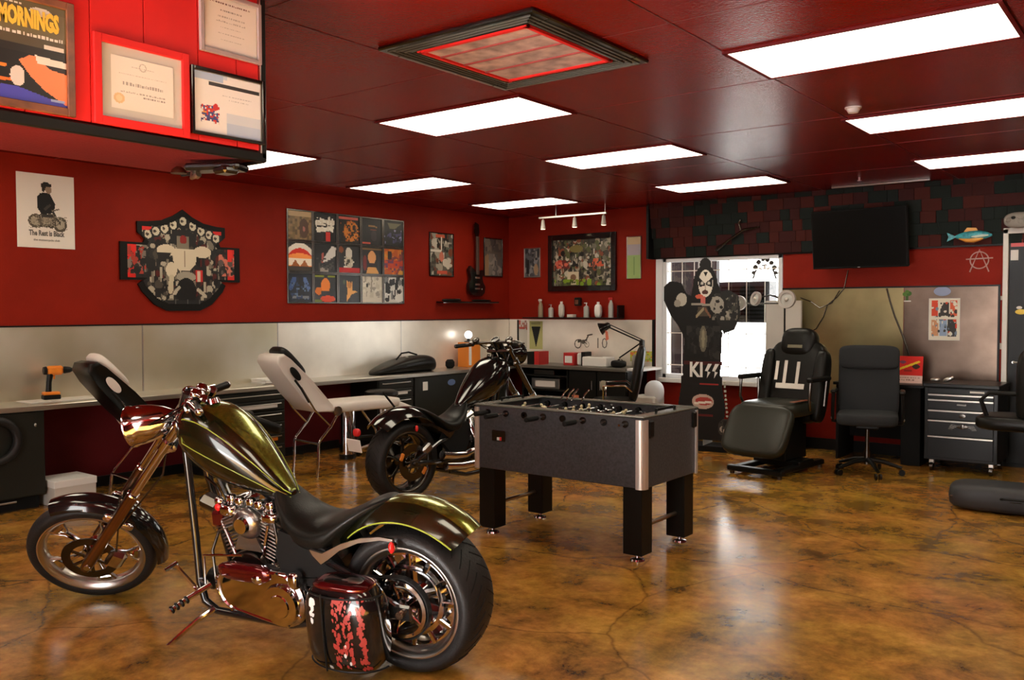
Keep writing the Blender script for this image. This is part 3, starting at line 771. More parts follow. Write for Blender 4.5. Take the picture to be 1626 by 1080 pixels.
    b.piece().tube([(0.66,-0.10,0.60),(0.63,-0.16,0.53),(0.66,-0.20,0.42),(0.62,-0.205,0.36),(0.50,-0.21,0.335),(0.36,-0.215,0.345),(0.24,-0.22,0.365)],[0.024,0.025,0.025,0.028,0.032,0.035,0.036],14)
    b.build_split('exhaust_pipe',P['exhaust'],root)
    # ---- foot controls
    b=MB().mat(ch)
    for sg in (-1,1):
        b.piece().tube([(1.12,sg*0.11,0.29),(1.03,sg*0.17,0.31),(0.98,sg*0.21,0.318)],0.014,10)
        b.cyl((0.975,sg*0.20,0.322),(1.03,sg*0.31,0.288),0.013,0.012,12)
        b.tube([(1.02,sg*0.24,0.310),(1.045,sg*0.285,0.40),(1.055,sg*0.32,0.462)],[0.010,0.008,0.008],8)
        b.cyl((1.050,sg*0.31,0.462),(1.060,sg*0.375,0.448),0.010,None,10)
        b.tube([(0.99,sg*0.215,0.33),(0.995,sg*0.20,0.46),(0.80,sg*0.17,0.47)],0.006,8)
    b.build_split('foot_lever',None,root)
    b=MB().mat(ch)
    for sg in (-1,1):
        b.piece().cyl((1.022,sg*0.295,0.292),(1.055,sg*0.375,0.262),0.012,None,12)
        b.mat('black_satin')
        for k in range(4):
            p=Vector((1.024,sg*0.305,0.288)).lerp(Vector((1.056,sg*0.375,0.263)),k/3.4); b.torus(p,(0.4,sg*0.9,-0.3),0.013,0.0065,16,6)
        b.mat(ch)
    b.build_split('foot_peg',None,root)
    if P.get('stand'):
        b=MB().mat(ch); x,y,z=P['stand']
        b.tube([(1.04,0.13,0.165),(1.08,0.20,0.135),(x+0.03,y-0.06,z+0.03),(x,y,z+0.014)],[0.014,0.012,0.010,0.010],10)
        b.mat('black_satin').ell((x,y,z+0.010),(0.07,0.05,0.018),0.8); b.mat(ch).cyl((x+0.02,y,z+0.01),(x+0.015,y-0.005,z+0.06),0.005,None,8)
        b.build('kickstand',None,root)
    # ---- steering assembly: rotated about the raked fork axis
    rho=R(P['rake']); C0=Vector(P['front'])
    B=Matrix(((math.cos(rho),0,-math.sin(rho)),(0,1,0),(math.sin(rho),0,math.cos(rho)))).to_4x4()
    S=T(C0)@B@Matrix.Rotation(steer,4,'Z')
    fwl=wheel(root,S,0.323,0.262,0.052,(P['rim'],P['spoke']),5,'twin','front_wheel')
    b=MB().mat(P['disc']); b.M=S
    b.lathe([(0.098,0.060),(0.098,0.066),(0.142,0.066),(0.142,0.060)],ax=(0,1,0),n=56,closed=True,cap=False)
    for k in range(6):
        a=2*PI*k/6; b.box((math.cos(a)*0.07,0.062,math.sin(a)*0.07),(0.075,0.008,0.018),0.002,Matrix.Rotation(-a,3,'Y'))
    b.build('front_brake_disc',None,root)
    b=MB(); b.M=S; b.box((-0.11,0.066,0.06),(0.09,0.05,0.12),0.02); b.build('front_caliper',ch,root)
    ff,W,K=fend(0,0,0.375,0.335,0.070,203-P['rake'],P.get('fend0',34),30,0.005,'front_fender',root,S,mats=('fend','fend'))
    b=MB().mat(P['fork']); b.M=S
    for sg in (-1,1):
        y=sg*0.100
        b.tube([(0,y,-0.045),(0,y,0.0),(0,y,0.30),(0,y,0.56)],[0.024,0.031,0.029,0.030],18)
        b.mat(ch).cyl((0,y,0.56),(0,y,1.13),0.0225,None,18); b.torus((0,y,0.56),(0,0,1),0.026,0.006,20,6); b.mat(P['fork'])
    b.mat(ch)
    b.cyl((0,-0.135,0),(0,0.135,0),0.016,None,14)
    for sg in (-1,1): b.tube([(0.0,sg*0.078,0.30),(0.02,sg*0.075,0.335)],0.013,8); b.ell((0.03,sg*0.082,0.33),(0.07,0.03,0.05),0.8); b.ell((-0.06,sg*0.082,0.32),(0.07,0.03,0.04),0.8)
    b.build('fork',None,root)
    b=MB().mat(ch); b.M=S
    for s0,hh in ((0.93,0.045),(1.085,0.035)):
        b.box((-0.015,0,s0),(0.070,0.26,hh),0.014)
        for sg in (-1,1): b.cyl((0,sg*0.100,s0-hh/2-0.006),(0,sg*0.100,s0+hh/2+0.006),0.034,None,20)
    b.cyl((-0.02,0,0.90),(-0.02,0,1.12),0.026,None,16)
    b.build('triple_tree',None,root)
    # handlebar: risers, bar, grips, levers, mirrors
    hb=P.get('bar_h',0.16); hw=P.get('bar_w',0.36); up=B.to_3x3().inverted()@Vector((0,0,1)); bk=B.to_3x3().inverted()@Vector((-1,0,0))
    pl_=P.get('pull',0.155); bt=P.get('bar_tilt',0.0)
    def H(y,u,k): return Vector((0,y,1.10))+up*(u+y*bt)+bk*k
    b=MB().mat(ch); b.M=S
    for sg in (-1,1): b.tube([H(sg*0.045,0,0),H(sg*0.045,hb*0.7,0.02),H(sg*0.045,hb,0.05)],[0.017,0.015,0.015],12)
    b.tube([H(-hw,hb-0.02,pl_),H(-hw*0.6,hb,pl_*0.6),H(-0.10,hb+0.005,0.055),H(0.10,hb+0.005,0.055),H(hw*0.6,hb,pl_*0.6),H(hw,hb-0.02,pl_)],0.0135,12)
    hbar=b.build('handlebar',None,root)
    b=MB().mat('black_satin'); b.M=S
    for sg in (-1,1):
        b.piece().cyl(H(sg*(hw-0.12),hb-0.008,pl_*0.6),H(sg*(hw+0.01),hb-0.02,pl_+0.01),0.018,0.019,14); b.mat(ch).ell(H(sg*(hw+0.012),hb-0.02,pl_+0.01),(0.038,0.03,0.038)).mat('black_satin')
    b.build_split('grip',None,hbar)
    b=MB().mat(ch); b.M=S
    for sg in (-1,1):
        b.piece().tube([H(sg*(hw-0.15),hb+0.01,0.09),H(sg*(hw-0.13),hb+0.015,0.045),H(sg*(hw-0.05),hb+0.0,0.06),H(sg*(hw+0.0),hb-0.01,0.085)],[0.009,0.008,0.006,0.007],8)
        b.ell(H(sg*(hw-0.165),hb+0.025,0.09),(0.07,0.06,0.045),0.7)
        b.box(H(sg*(hw-0.14),hb-0.002,0.115),(0.04,0.05,0.045),0.01)
    b.build_split('lever',None,hbar)
    b=MB().mat('black_gloss'); b.M=S
    b.cyl(H(0,hb-0.03,0.01),H(0,hb+0.03,0.05),0.040,None,24); b.mat(ch).torus(H(0,hb+0.031,0.051),up+bk*0.7,0.038,0.006,24,6)
    b.build('speedometer',None,hbar)
    # headlamp
    fwd=-bk; hc=Vector((0,0,0.99))+fwd*0.17
    hc=Vector((0,0,P.get('lamp_s',0.99)))+fwd*P.get('lamp_f',0.17)
    ax=(fwd+up*(-0.05)).normalized(); k=P.get('lamp_k',1.0)
    b=MB().mat(P['lamp']); b.M=S
    b.lathe([(0.012,-0.17),(0.04,-0.155),(0.066,-0.11),(0.085,-0.05),(0.094,0.0),(0.096,0.045),(0.101,0.05),(0.101,0.062),(0.088,0.066)],o=hc,ax=ax,n=36)
    hl=b.build('headlamp',None,root,smooth=50)
    b=MB().mat('satin'); b.M=S; b.lathe([(0.088,0.064),(0.07,0.074),(0.035,0.081),(0.004,0.083)],o=hc,ax=ax,n=32); b.build('lens',None,hl)
    b=MB().mat(ch); b.M=S
    b.tube([Vector((0.0,0,0.94)),hc-up*0.07-fwd*0.02,hc-up*0.09],0.012,8)
    b.build('headlamp_bracket',None,root)
    # control cables
    b=MB().mat('gunmetal'); b.M=S
    for sg,dz in ((1,0.0),(-1,0.03),(1,0.06)):
        b.tube([H(sg*(hw-0.16),hb,0.06),H(sg*0.20,hb-0.05,-0.05-dz),H(sg*0.11,-0.03,-0.03),H(sg*0.06,-0.22,0.02),H(sg*0.02,-0.36,0.10)],0.0045,6)
    b.tube([(0.0,0.08,0.93),(-0.07,0.07,0.72),(-0.05,0.085,0.5),(-0.03,0.10,0.30),(-0.09,0.075,0.12)],0.005,6)
    b.build('control_cable',None,root)
    return S

# ---- foreground chopper, on its kickstand, front wheel turned to the left
PAL1=dict(fend='black_gloss',chrome='chrome',rim='satin',spoke='chrome',disc='gunmetal',accent='gunmetal',caliper='chrome',nut='bronze',paint='black_cherry',flake='olive_gleam',stripe='lime',strut='satin',
          case='gunmetal',fin='alu',cover='chrome',primary='chrome',derby='chrome',exhaust='chrome',hose='gunmetal',fork='bronze',lamp='chrome',rake=43.5,front=(1.978,-0.02,0.290),
          stand=(1.215,0.395,-0.05),bar_h=0.045,bar_w=0.21,bar_tilt=0.40,pull=0.13,lamp_s=1.02)
k1=empty('motorcycle',(-2.640,2.790,0),(-0.133,0,3.374),'chrome and black chopper motorcycle with lime pinstripes leaning on its kickstand in the foreground','motorcycle')
S1=make_chopper(k1,R(38),PAL1)
# glossy skull-painted saddlebag hung low on the left
b=MB().mat('black_gloss')
b.ell((0.185,0.265,0.285),(0.36,0.20,0.40),0.62,n=40,k=24)
sb=b.build('saddlebag',None,k1,smooth=60)
b=MB().mat('candy_red').ell((0.185,0.265,0.462),(0.27,0.15,0.035),0.6).mat('satin').ell((0.165,0.268,0.478),(0.14,0.07,0.014),0.8); b.build('lid',None,sb)
b=MB()
for z in (0.13,0.44): b.tube([(0.185+0.183*math.cos(R(a)),0.265+0.103*math.sin(R(a)),z) for a in range(10,180,12)],0.004,6)
b.tube([(0.235,0.367,0.12),(0.235,0.3705,0.285),(0.235,0.367,0.45)],0.004,6); b.build('band','black_satin',sb)
rg=random.Random(5); M['dull_red_ink']=mat('dull_red_artwork',(0.33,0.035,0.025),0.3)
b=MB().mat('dull_red_ink')
def onbag(x,z):
    u=(x-0.185)/0.18; v=(z-0.285)/0.20; e=2/0.62
    q=max(0.0,1-abs(v)**e-abs(u)**e); return 0.265+0.10*q**(0.62/2)+0.001
def patch(x,z,s):
    n=7; p=[]
    for i in range(n):
        a=2*PI*i/n; rr_=s*(0.6+0.6*rg.random()); p.append((x+rr_*math.cos(a),z+rr_*math.sin(a)*1.4))
    b.raw([(px,onbag(px,pz)+0.0008,pz) for px,pz in p],[tuple(range(n))])
for i in range(210):
    x=0.10+0.09*rg.random() if i%3 else 0.045+0.03*rg.random(); z=0.14+0.30*rg.random(); patch(x,z,0.003+0.007*rg.random())
b.build('red_artwork',None,sb,smooth=0)
b=MB().mat('white_ink').piece()
for x,z,s in ((0.30,0.40,0.014),(0.285,0.405,0.012),(0.29,0.38,0.010),(0.30,0.355,0.012),(0.285,0.352,0.009),(0.295,0.325,0.010)): patch(x,z,s)
b.piece()
for x,z,s in ((0.14,0.20,0.008),(0.12,0.165,0.008),(0.135,0.24,0.006),(0.225,0.13,0.010)): patch(x,z,s)
b.build_split('white_artwork',None,sb,smooth=0)

# ---- all-black chopper behind the football table, seen from its right rear
PAL2=dict(PAL1); PAL2.update(chrome='gunmetal',rim='gunmetal',spoke='gunmetal',disc='gunmetal',accent='orange_plastic',caliper='alu',nut='gunmetal',paint='black_gloss',flake='black_gloss',stripe=None,strut='black_gloss',
          case='gunmetal',fin='alu',cover='satin',primary='gunmetal',derby='satin',exhaust='chrome',fork='chrome',lamp='black_gloss',rake=37,front=(1.80,0.0,0.323),stand=None,bar_tilt=0,pull=0.155,bar_h=0.04,bar_w=0.36,thw=0.105,rwk='twin',nsp=5)
k2=empty('motorcycle',(-5.06,5.10,0),(0,0,R(85)),'all-black chopper motorcycle with white licence plate parked behind the foosball table','motorcycle')
make_chopper(k2,R(4),PAL2)
b=MB().mat('black_satin').piece().tube([(-0.25,0.05,0.55),(-0.34,0.13,0.54),(-0.37,0.13,0.50)],0.010,8).piece().tube([(0.05,0.09,0.70),(-0.10,0.09,0.86),(-0.12,0.09,0.88)],0.009,8)
b.build_split('plate_bracket',None,k2)
pl=MB().box((-0.375,0.13,0.475),(0.008,0.17,0.105),0.006,Matrix.Rotation(R(-12),3,'Y')).build('licence_plate','white',k2)
b=MB().mat('red_lens').ell((-0.350,0.13,0.575),(0.05,0.07,0.065),0.8); b.build('tail_lamp',None,k2)
# ================================================================ foosball table
def foosball():
    x0,x1,y0,y1,zb,zt=-3.92,-2.61,4.66,5.39,0.46,0.885
    cx,cy=(x0+x1)/2,(y0+y1)/2; W,D=x1-x0,y1-y0
    t=empty('foosball_table',(cx,cy,0),label='charcoal foosball table with metal corner posts and black legs in the middle of the shop',cat='foosball table')
    b=MB(); th=0.030
    b.bb((-W/2,-D/2,zb),(W/2,-D/2+th,zt),0.004).bb((-W/2,D/2-th,zb),(W/2,D/2,zt),0.004).bb((-W/2,-D/2+th,zb),(-W/2+th,D/2-th,zt),0.004).bb((W/2-th,-D/2+th,zb),(W/2,D/2-th,zt),0.004)
    b.bb((-W/2+th,-D/2+th,zb),(W/2-th,D/2-th,zb+0.02))
    b.build('cabinet','mdf',t)
    b=MB(); r=0.055
    b.bb((-W/2-0.004,-D/2-0.004,zt),(W/2+0.004,-D/2+r,zt+0.012),0.004).bb((-W/2-0.004,D/2-r,zt),(W/2+0.004,D/2+0.004,zt+0.012),0.004)
    b.bb((-W/2-0.004,-D/2+r,zt),(-W/2+r+0.03,D/2-r,zt+0.012),0.003).bb((W/2-r-0.03,-D/2+r,zt),(W/2+0.004,D/2-r,zt+0.012),0.003)
    b.build('top_rail',mat('grey_green_laminate',(0.13,0.13,0.11),0.22),t)
    b=MB().bb((-W/2+th,-D/2+th,0.765),(W/2-th,D/2-th,0.785)); pf=b.build('playfield','field',t)
    b=MB().bb((-0.002,-D/2+th,0.785),(0.002,D/2-th,0.7858)); b.torus((0,0,0.7858),(0,0,1),0.10,0.002,40,4)
    for sx in (-1,1):
        b.bb((sx*0.44-0.0015,-0.20,0.785),(sx*0.44+0.0015,0.20,0.7858)); b.bb((min(sx*0.44,sx*0.60),-0.2015,0.785),(max(sx*0.44,sx*0.60),-0.1985,0.7858)); b.bb((min(sx*0.44,sx*0.60),0.1985,0.785),(max(sx*0.44,sx*0.60),0.2015,0.7858))
    b.build('field_lines','cream_plastic',pf)
    for sx,sy in ((-1,-1),(1,-1),(-1,1),(1,1)):
        b=MB(); o=[]
        for k in range(9):
            a=R(90*k/8); o.append((0.040*math.cos(a)-0.028,0.040*math.sin(a)-0.028))
        o+= [(-0.040,0.006),(-0.040,-0.001),(-0.001,-0.001),(-0.001,-0.040),(0.006,-0.040)] if False else [(-0.045,0.012),(-0.045,0.002),(0.002,0.002),(0.002,-0.045),(0.012,-0.045)]
        o2=[(sx*(W/2)+sx*p[0],sy*(D/2)+sy*p[1]) for p in o]
        if sx*sy<0: o2=o2[::-1]
        b.prism(o2,(0,0,zb-0.004),(1,0,0),(0,1,0),(0,0,zt-zb-0.006)); b.build('corner_post','post',t)
        lx,ly=sx*(W/2-0.085),sy*(D/2-0.085)
        b=MB().bb((lx-0.066,ly-0.066,0.045),(lx+0.066,ly+0.066,zb+0.01),0.004); lg=b.build('leg','black_satin',t)
        MB().lathe([(0.010,0.045),(0.012,0.030),(0.014,0.018),(0.042,0.012),(0.046,0.0)][::-1],(lx,ly,0),n=24).build('levelling_foot','chrome',lg)
    for sx in (-1,1):
        x=sx*(W/2-0.085); MB().cyl((x,-D/2+0.15,0.20),(x,D/2-0.15,0.20),0.014).build('stretcher',mat('brass_tube',(0.42,0.33,0.25),0.3,1.0) if sx<0 else bpy.data.materials['brass_tube'],t)
    # rods with handles and players: one keeper, two, three, five, five, three, two, one
    rods=[(1,-1,'a'),(2,-1,'a'),(3,1,'b'),(5,-1,'a'),(5,1,'b'),(3,-1,'a'),(2,1,'b'),(1,1,'b')]
    for i,(n,hs,team) in enumerate(rods):
        x=-W/2+0.12+(W-0.24)*i/7; z=0.845; off=[0.03,-0.05,0.04,-0.02,0.05,-0.04,0.02,-0.03][i]
        b=MB().cyl((x,-D/2-(0.16 if hs<0 else 0.05)+off,z),(x,D/2+(0.16 if hs>0 else 0.05)+off,z),0.0078,None,12); rd=b.build('rod','chrome',t)
        b=MB(); yy=hs*(D/2+0.05)+off
        b.tube([(x,yy,z),(x,yy+hs*0.01,z),(x,yy+hs*0.05,z),(x,yy+hs*0.10,z),(x,yy+hs*0.118,z),(x,yy+hs*0.122,z)],[0.015,0.017,0.0185,0.017,0.018,0.012],8); b.build('handle','black_matt',rd)
        b=MB()
        for sy in (-1,1): b.piece().cyl((x,sy*(D/2-th-0.005),z),(x,sy*(D/2+0.010),z),0.022,None,20)
        b.build_split('bearing','black_gloss',rd)
        b=MB()
        for sy in (-1,1): b.piece().cyl((x,sy*(D/2-th-0.03),z),(x,sy*(D/2-th-0.012),z),0.017,None,16)
        b.build_split('bumper','black_matt',rd)
        sp=0.48/max(n,2) if n>1 else 0; tilt=[0.5,-0.9,1.2,0.15,-0.3,0.9,-1.2,0.4][i]
        for k in range(n):
            y=(k-(n-1)/2)*sp+off; b=MB(); b.M=Matrix.Translation((x,y,z))@Matrix.Rotation(tilt,4,'Y')
            b.box((0,0,0.0),(0.026,0.034,0.036),0.008).ell((0,0,0.030),(0.020,0.020,0.024)).box((0,0,-0.036),(0.018,0.024,0.046),0.006).box((0,0,-0.064),(0.028,0.026,0.016),0.004)
            b.build('player','cream_plastic' if team=='a' else 'black_gloss',rd)
    # side ball return with logo, score counters, end cup holders
    b=MB().mat('black_gloss'); y=-D/2-0.001
    b.box((-W/2+0.21,y-0.004,0.690),(0.115,0.012,0.075),0.022)
    br=b.build('ball_return',None,t)
    b=MB().mat('white_ink').box((-W/2+0.213,y-0.0115,0.672),(0.022,0.002,0.020),0.002).mat('red_ink').box((-W/2+0.232,y-0.0115,0.673),(0.018,0.002,0.024),0.003); b.build('badge',None,br)
    b=MB().mat('black_satin').box((W/2+0.006,-D/2+0.09,0.815),(0.018,0.055,0.105),0.008); b.build('cup_holder',None,t)
    b=MB().mat('black_satin').box((W/2+0.006,D/2-0.06,0.815),(0.018,0.055,0.105),0.008); b.build('cup_holder',None,t)
    for sx in (-1,1):
        b=MB().mat('black_satin').cyl((sx*(W/2-0.045),-0.12,zt+0.030),(sx*(W/2-0.045),0.12,zt+0.030),0.003)
        for k in range(10): b.box((sx*(W/2-0.045),-0.11+0.022*k,zt+0.030),(0.014,0.014,0.018),0.003)
        b.bb((sx*(W/2-0.045)-0.008,-0.125,zt+0.010),(sx*(W/2-0.045)+0.008,-0.118,zt+0.036)).bb((sx*(W/2-0.045)-0.008,0.118,zt+0.010),(sx*(W/2-0.045)+0.008,0.125,zt+0.036))
        b.build('score_counter',None,t)
    b=MB()
    for k,(dx) in enumerate((-0.40,-0.35,-0.31,-0.22)): b.tube([(dx,D/2-0.06,0.88),(dx+0.02,D/2-0.05,0.93),(dx+0.045,D/2-0.03,0.965)],0.006,8)
    b.build('rod_end','chrome',t)
foosball()

# ================================================================ worktop and cabinets on the left wall
XF=-7.10
o=MB().bb((XL+0.006,1.2,0.765),(XF,YB-0.012,0.805),0.004).build('worktop','counter'); tag(o,'long steel worktop running along the left wall above the dark cabinets','worktop')
def handle(b,x,y0,y1,z): b.tube([(x,y0,z),(x+0.022,y0+0.01,z),(x+0.024,(y0+y1)/2,z),(x+0.022,y1-0.01,z),(x,y1,z)],0.0055,8)
def drawer_unit(y0,y1,zs,label,extra=None,z0=0.10):
    t=empty('drawer_cabinet',(0,0,0),label=label,cat='cabinet')
    MB().bb((XL+0.03,y0,z0-0.02),(XF-0.035,y1,0.765),0.003).build('body','cabinet',t)
    for i in range(len(zs)-1):
        d=MB().bb((XF-0.034,y0+0.012,zs[i+1]+0.006),(XF-0.016,y1-0.012,zs[i]-0.006),0.003).build('drawer','cabinet',t)
        b=MB(); handle(b,XF-0.016,y0+0.06,y1-0.06,zs[i]-0.035); b.build('handle','satin',d)
        if extra and i in extra: MB().bb((XF-0.016,y0+0.30,zs[i+1]+0.03),(XF-0.0145,y1-0.10,zs[i+1]+0.06),0).build('sticker','paper' if extra[i]=='w' else 'orange_plastic',d)
    MB().bb((XL+0.05,y0+0.03,0.0),(XF-0.08,y1-0.03,z0-0.02)).build('plinth','black_matt',t)
    return t
def door_unit(y0,y1,label):
    t=empty('cabinet',(0,0,0),label=label,cat='cabinet')
    MB().bb((XL+0.03,y0,0.10),(XF-0.035,y1,0.765),0.003).build('body','cabinet',t)
    d=MB().bb((XF-0.034,y0+0.01,0.11),(XF-0.014,y1-0.01,0.755),0.003).build('door','cabinet',t)
    MB().bb((XL+0.05,y0+0.03,0.0),(XF-0.08,y1-0.03,0.10)).build('plinth','black_matt',t)
    return t,d
t,d=door_unit(2.30,3.25,'plain dark cabinet at the far left edge with a small tyre on it')
MB().ell((XF-0.008,3.17,0.655),(0.014,0.02,0.03)).build('lock','satin',d)
MB().bb((XF-0.012,2.6,0.075),(XF+0.0,3.02,0.088),0.003).build('toe_strip','satin',t)
b=MB(); b.torus((XF+0.02,2.87,0.56),(1,0,0),0.155,0.032,48,12); o=b.build('tyre','rubber'); tag(o,'small black tyre hung on the dark cabinet at the left edge of the photo','tyre')
drawer_unit(4.72,5.56,[0.755,0.665,0.56,0.45,0.345,0.235,0.11],'dark drawer cabinet with six chrome handles behind the chopper fuel tank',{1:'w',4:'o'})
drawer_unit(6.82,7.37,[0.755,0.655,0.555,0.45,0.33,0.11],'dark drawer cabinet standing behind the white chair seat, short chrome handles',{1:'w',3:'w'})
t,d=door_unit(7.38,8.35,'black cabinet with a white sign and blue sticker, behind the black motorcycle')
MB().bb((XF-0.014,7.52,0.60),(XF-0.012,7.60,0.70)).build('white_sign','paper',d)
MB().ell((XF-0.013,8.02,0.665),(0.004,0.14,0.075)).build('blue_sticker',mat('blue_sticker',(0.10,0.16,0.34),0.4),d)
door_unit(8.36,9.15,'dark cabinet in the far corner of the left worktop, behind the motorcycle handlebar')
b=MB().bb((-7.35,3.27,0.0),(-7.03,3.60,0.20),0.004); o=b.build('storage_box','offwhite'); tag(o,'white cardboard box on the floor beside the far-left cabinet','box')
MB().bb((-7.355,3.265,0.15),(-7.025,3.605,0.205),0.003).build('lid','paper',o)
# black wheeled stool and chrome column bin
t=empty('stool',(-6.85,6.60,0),label='round black rolling stool with a chrome column behind the white client chair',cat='stool')
MB().lathe([(0.10,0.60),(0.165,0.615),(0.18,0.64),(0.175,0.675),(0.14,0.69),(0.01,0.692)],n=36).build('seat','leather',t)
MB().cyl((0,0,0.34),(0,0,0.60),0.022).build('gas_lift','satin',t)
MB().cyl((0,0,0.10),(0,0,0.36),0.042).build('column','chrome',t)
for k in range(5):
    a=2*PI*k/5+0.4; l=MB().tube([(0,0,0.13),(0.12*math.cos(a),0.12*math.sin(a),0.11),(0.25*math.cos(a),0.25*math.sin(a),0.075)],[0.022,0.018,0.014],10).build('leg','satin',t)
    MB().cyl((0.25*math.cos(a)-0.012*math.sin(a),0.25*math.sin(a)+0.012*math.cos(a),0.026),(0.25*math.cos(a)+0.012*math.sin(a),0.25*math.sin(a)-0.012*math.cos(a),0.026),0.026,None,16).build('castor','black_satin',l)
t=empty('waste_bin',(-6.96,6.22,0),label='shiny chrome cylinder bin with a black base beside the white client chair',cat='bin')
MB().lathe([(0.085,0.05),(0.085,0.50),(0.080,0.512)],n=36).build('body','chrome',t); MB().lathe([(0.088,0.0),(0.088,0.05)],n=36).build('base','black_satin',t); MB().ell((0,0,0.512),(0.16,0.16,0.05)).build('lid','satin',t)

# ================================================================ two-tone client chairs
def client_chair(loc,rz,shell,pad,label,shade,rear=((-0.10,0.46),(-0.22,0.34),(-0.235,0.31),(-0.24,0.16),(-0.255,0.0))):
    """local +x is the direction the sitter faces"""
    t=empty('client_chair',loc,(0,0,rz),label,'tattoo chair')
    def outline(p,y,inset=0.0):
        return [(x,y,z) for x,z in p]
    # side profile of the backrest shell (x,z)
    P=[(-0.66,1.16),(-0.60,1.175),(-0.53,1.13),(-0.30,0.92),(-0.10,0.70),(-0.04,0.63),(-0.05,0.585),(-0.26,0.60),(-0.42,0.76),(-0.62,1.00),(-0.68,1.10)]
    cx=sum(p[0] for p in P)/len(P); cz=sum(p[1] for p in P)/len(P)
    rings=[]
    P=[(-0.04+(x+0.04)*0.93,0.63+(z-0.63)*0.95) for x,z in P]; cx=sum(p[0] for p in P)/len(P); cz=sum(p[1] for p in P)/len(P)
    for y,k in ((-0.165,0.80),(-0.18,0.90),(-0.182,0.97),(-0.17,1.0),(0.17,1.0),(0.182,0.97),(0.18,0.90),(0.165,0.80)): rings.append([(cx+(x-cx)*k,y,cz+(z-cz)*k) for x,z in P])
    b=MB().rings(rings); sh=b.build('backrest',shell,t,smooth=60)
    b=MB()
    for sy in (-1,1): b.piece().ell((-0.445,sy*0.176,0.965),(0.155,0.014,0.065),0.9,rot=Matrix.Rotation(R(50),3,'Y'))
    b.build_split('arm_opening',shade,sh)
    rot=Matrix.Rotation(R(47),3,'Y')
    b=MB().ell((-0.425,0,1.065),(0.36,0.30,0.09),0.55,rot=rot); b.build('head_pad',pad,t,smooth=60)
    b=MB().ell((0.33,0,0.625),(0.84,0.44,0.105),0.35,n=32,k=12); b.build('seat',shell,t,smooth=60)
    b=MB().ell((0.82,0,0.545),(0.42,0.40,0.10),0.4,rot=Matrix.Rotation(R(22),3,'Y')); b.build('leg_rest',shell,t,smooth=60)
    b=MB()
    for sy in (-1,1): b.piece().cyl((-0.04,sy*0.222,0.60),(-0.04,sy*0.240,0.60),0.045,None,24)
    b.build_split('hinge','chrome',t)
    for sy in (-1,1):
        y=sy*0.21
        MB().tube([(-0.02,y,0.58)]+[(a_,y,c_) for a_,c_ in rear],0.0125,10).build('leg','chrome',t)
        MB().tube([(0.50,y,0.57),(0.62,y,0.42),(0.70,y,0.32),(0.71,y,0.28),(0.72,y,0.0)],0.0125,10).build('leg','chrome',t)
        MB().tube([(-0.40,sy*0.195,0.84),(-0.26,sy*0.20,0.62),(-0.10,sy*0.21,0.46)],0.009,8).build('recline_strut','chrome',t)
        MB().tube([(-0.46,sy*0.190,0.91),(-0.40,sy*0.195,0.83),(-0.32,sy*0.195,0.70)],0.011,8).build('strut_sleeve','black_satin',t)
    MB().cyl((rear[2][0],-0.21,rear[2][1]),(rear[2][0],0.21,rear[2][1]),0.010).build('crossbar','chrome',t)
    MB().cyl((0.715,-0.21,0.22),(0.715,0.21,0.22),0.010).build('crossbar','chrome',t)
    return t
client_chair((-6.54,5.60,0),R(82),'white_leather','leather','white reclining tattoo chair with a black head pad, standing left of the black motorcycle','black_satin')
client_chair((-6.72,4.00,0),R(82),'leather','white_leather','black reclining tattoo chair with white head pad, behind the chopper headlamp','white_leather',((-0.16,0.42),(-0.30,0.26),(-0.33,0.215),(-0.34,0.10),(-0.35,0.0)))

# ================================================================ things on the left worktop
def drill():
    t=empty('cordless_drill',(-7.42,3.47,0.805),(0,0,R(80)),'orange and black cordless drill standing on the worktop at the left','drill')
    MB().mat('orange_plastic').box((0.0,0,0.235),(0.13,0.065,0.075),0.018).build('housing',None,t)
    MB().lathe([(0.030,-0.085),(0.034,-0.07),(0.034,-0.062)][::-1],(0.0,0,0.235),(1,0,0),20).build('motor_cap','black_satin',t)
    MB().lathe([(0.026,0.060),(0.030,0.075),(0.024,0.115),(0.014,0.135),(0.006,0.140)],(0,0,0.235),(1,0,0),20).build('chuck','black_satin',t)
    MB().tube([(-0.035,0,0.21),(-0.045,0,0.14),(-0.050,0,0.055)],[0.026,0.022,0.024],12).build('grip','black_satin',t)
    MB().box((-0.005,0,0.180),(0.014,0.014,0.035),0.004).build('trigger','orange_plastic',t)
    MB().mat('orange_plastic').box((-0.03,0,0.048),(0.125,0.080,0.028),0.008).build('foot',None,t)
    MB().box((-0.03,0,0.018),(0.130,0.085,0.036),0.006).build('battery','black_satin',t)
drill()
b=MB().bb((-7.50,3.20,0.805),(-7.25,3.76,0.815),0.002); o=b.build('tray','offwhite'); tag(o,'flat pale tray on the worktop under the cordless drill','tray')
o.location.z=0.0
for q in bpy.data.objects:
    if q.name=='cordless_drill': q.location.z=0.815
b=MB()
for k in range(7): b.box((-7.42+0.01*(k%3),5.62+0.012*(k%2),0.8085+0.007*k),(0.22,0.34,0.006),0,Matrix.Rotation(0.05*(k%4-1.5),3,'Z'))
o=b.build('paper_stack','paper'); tag(o,'loose stack of white papers on the worktop beside the white chair','papers')
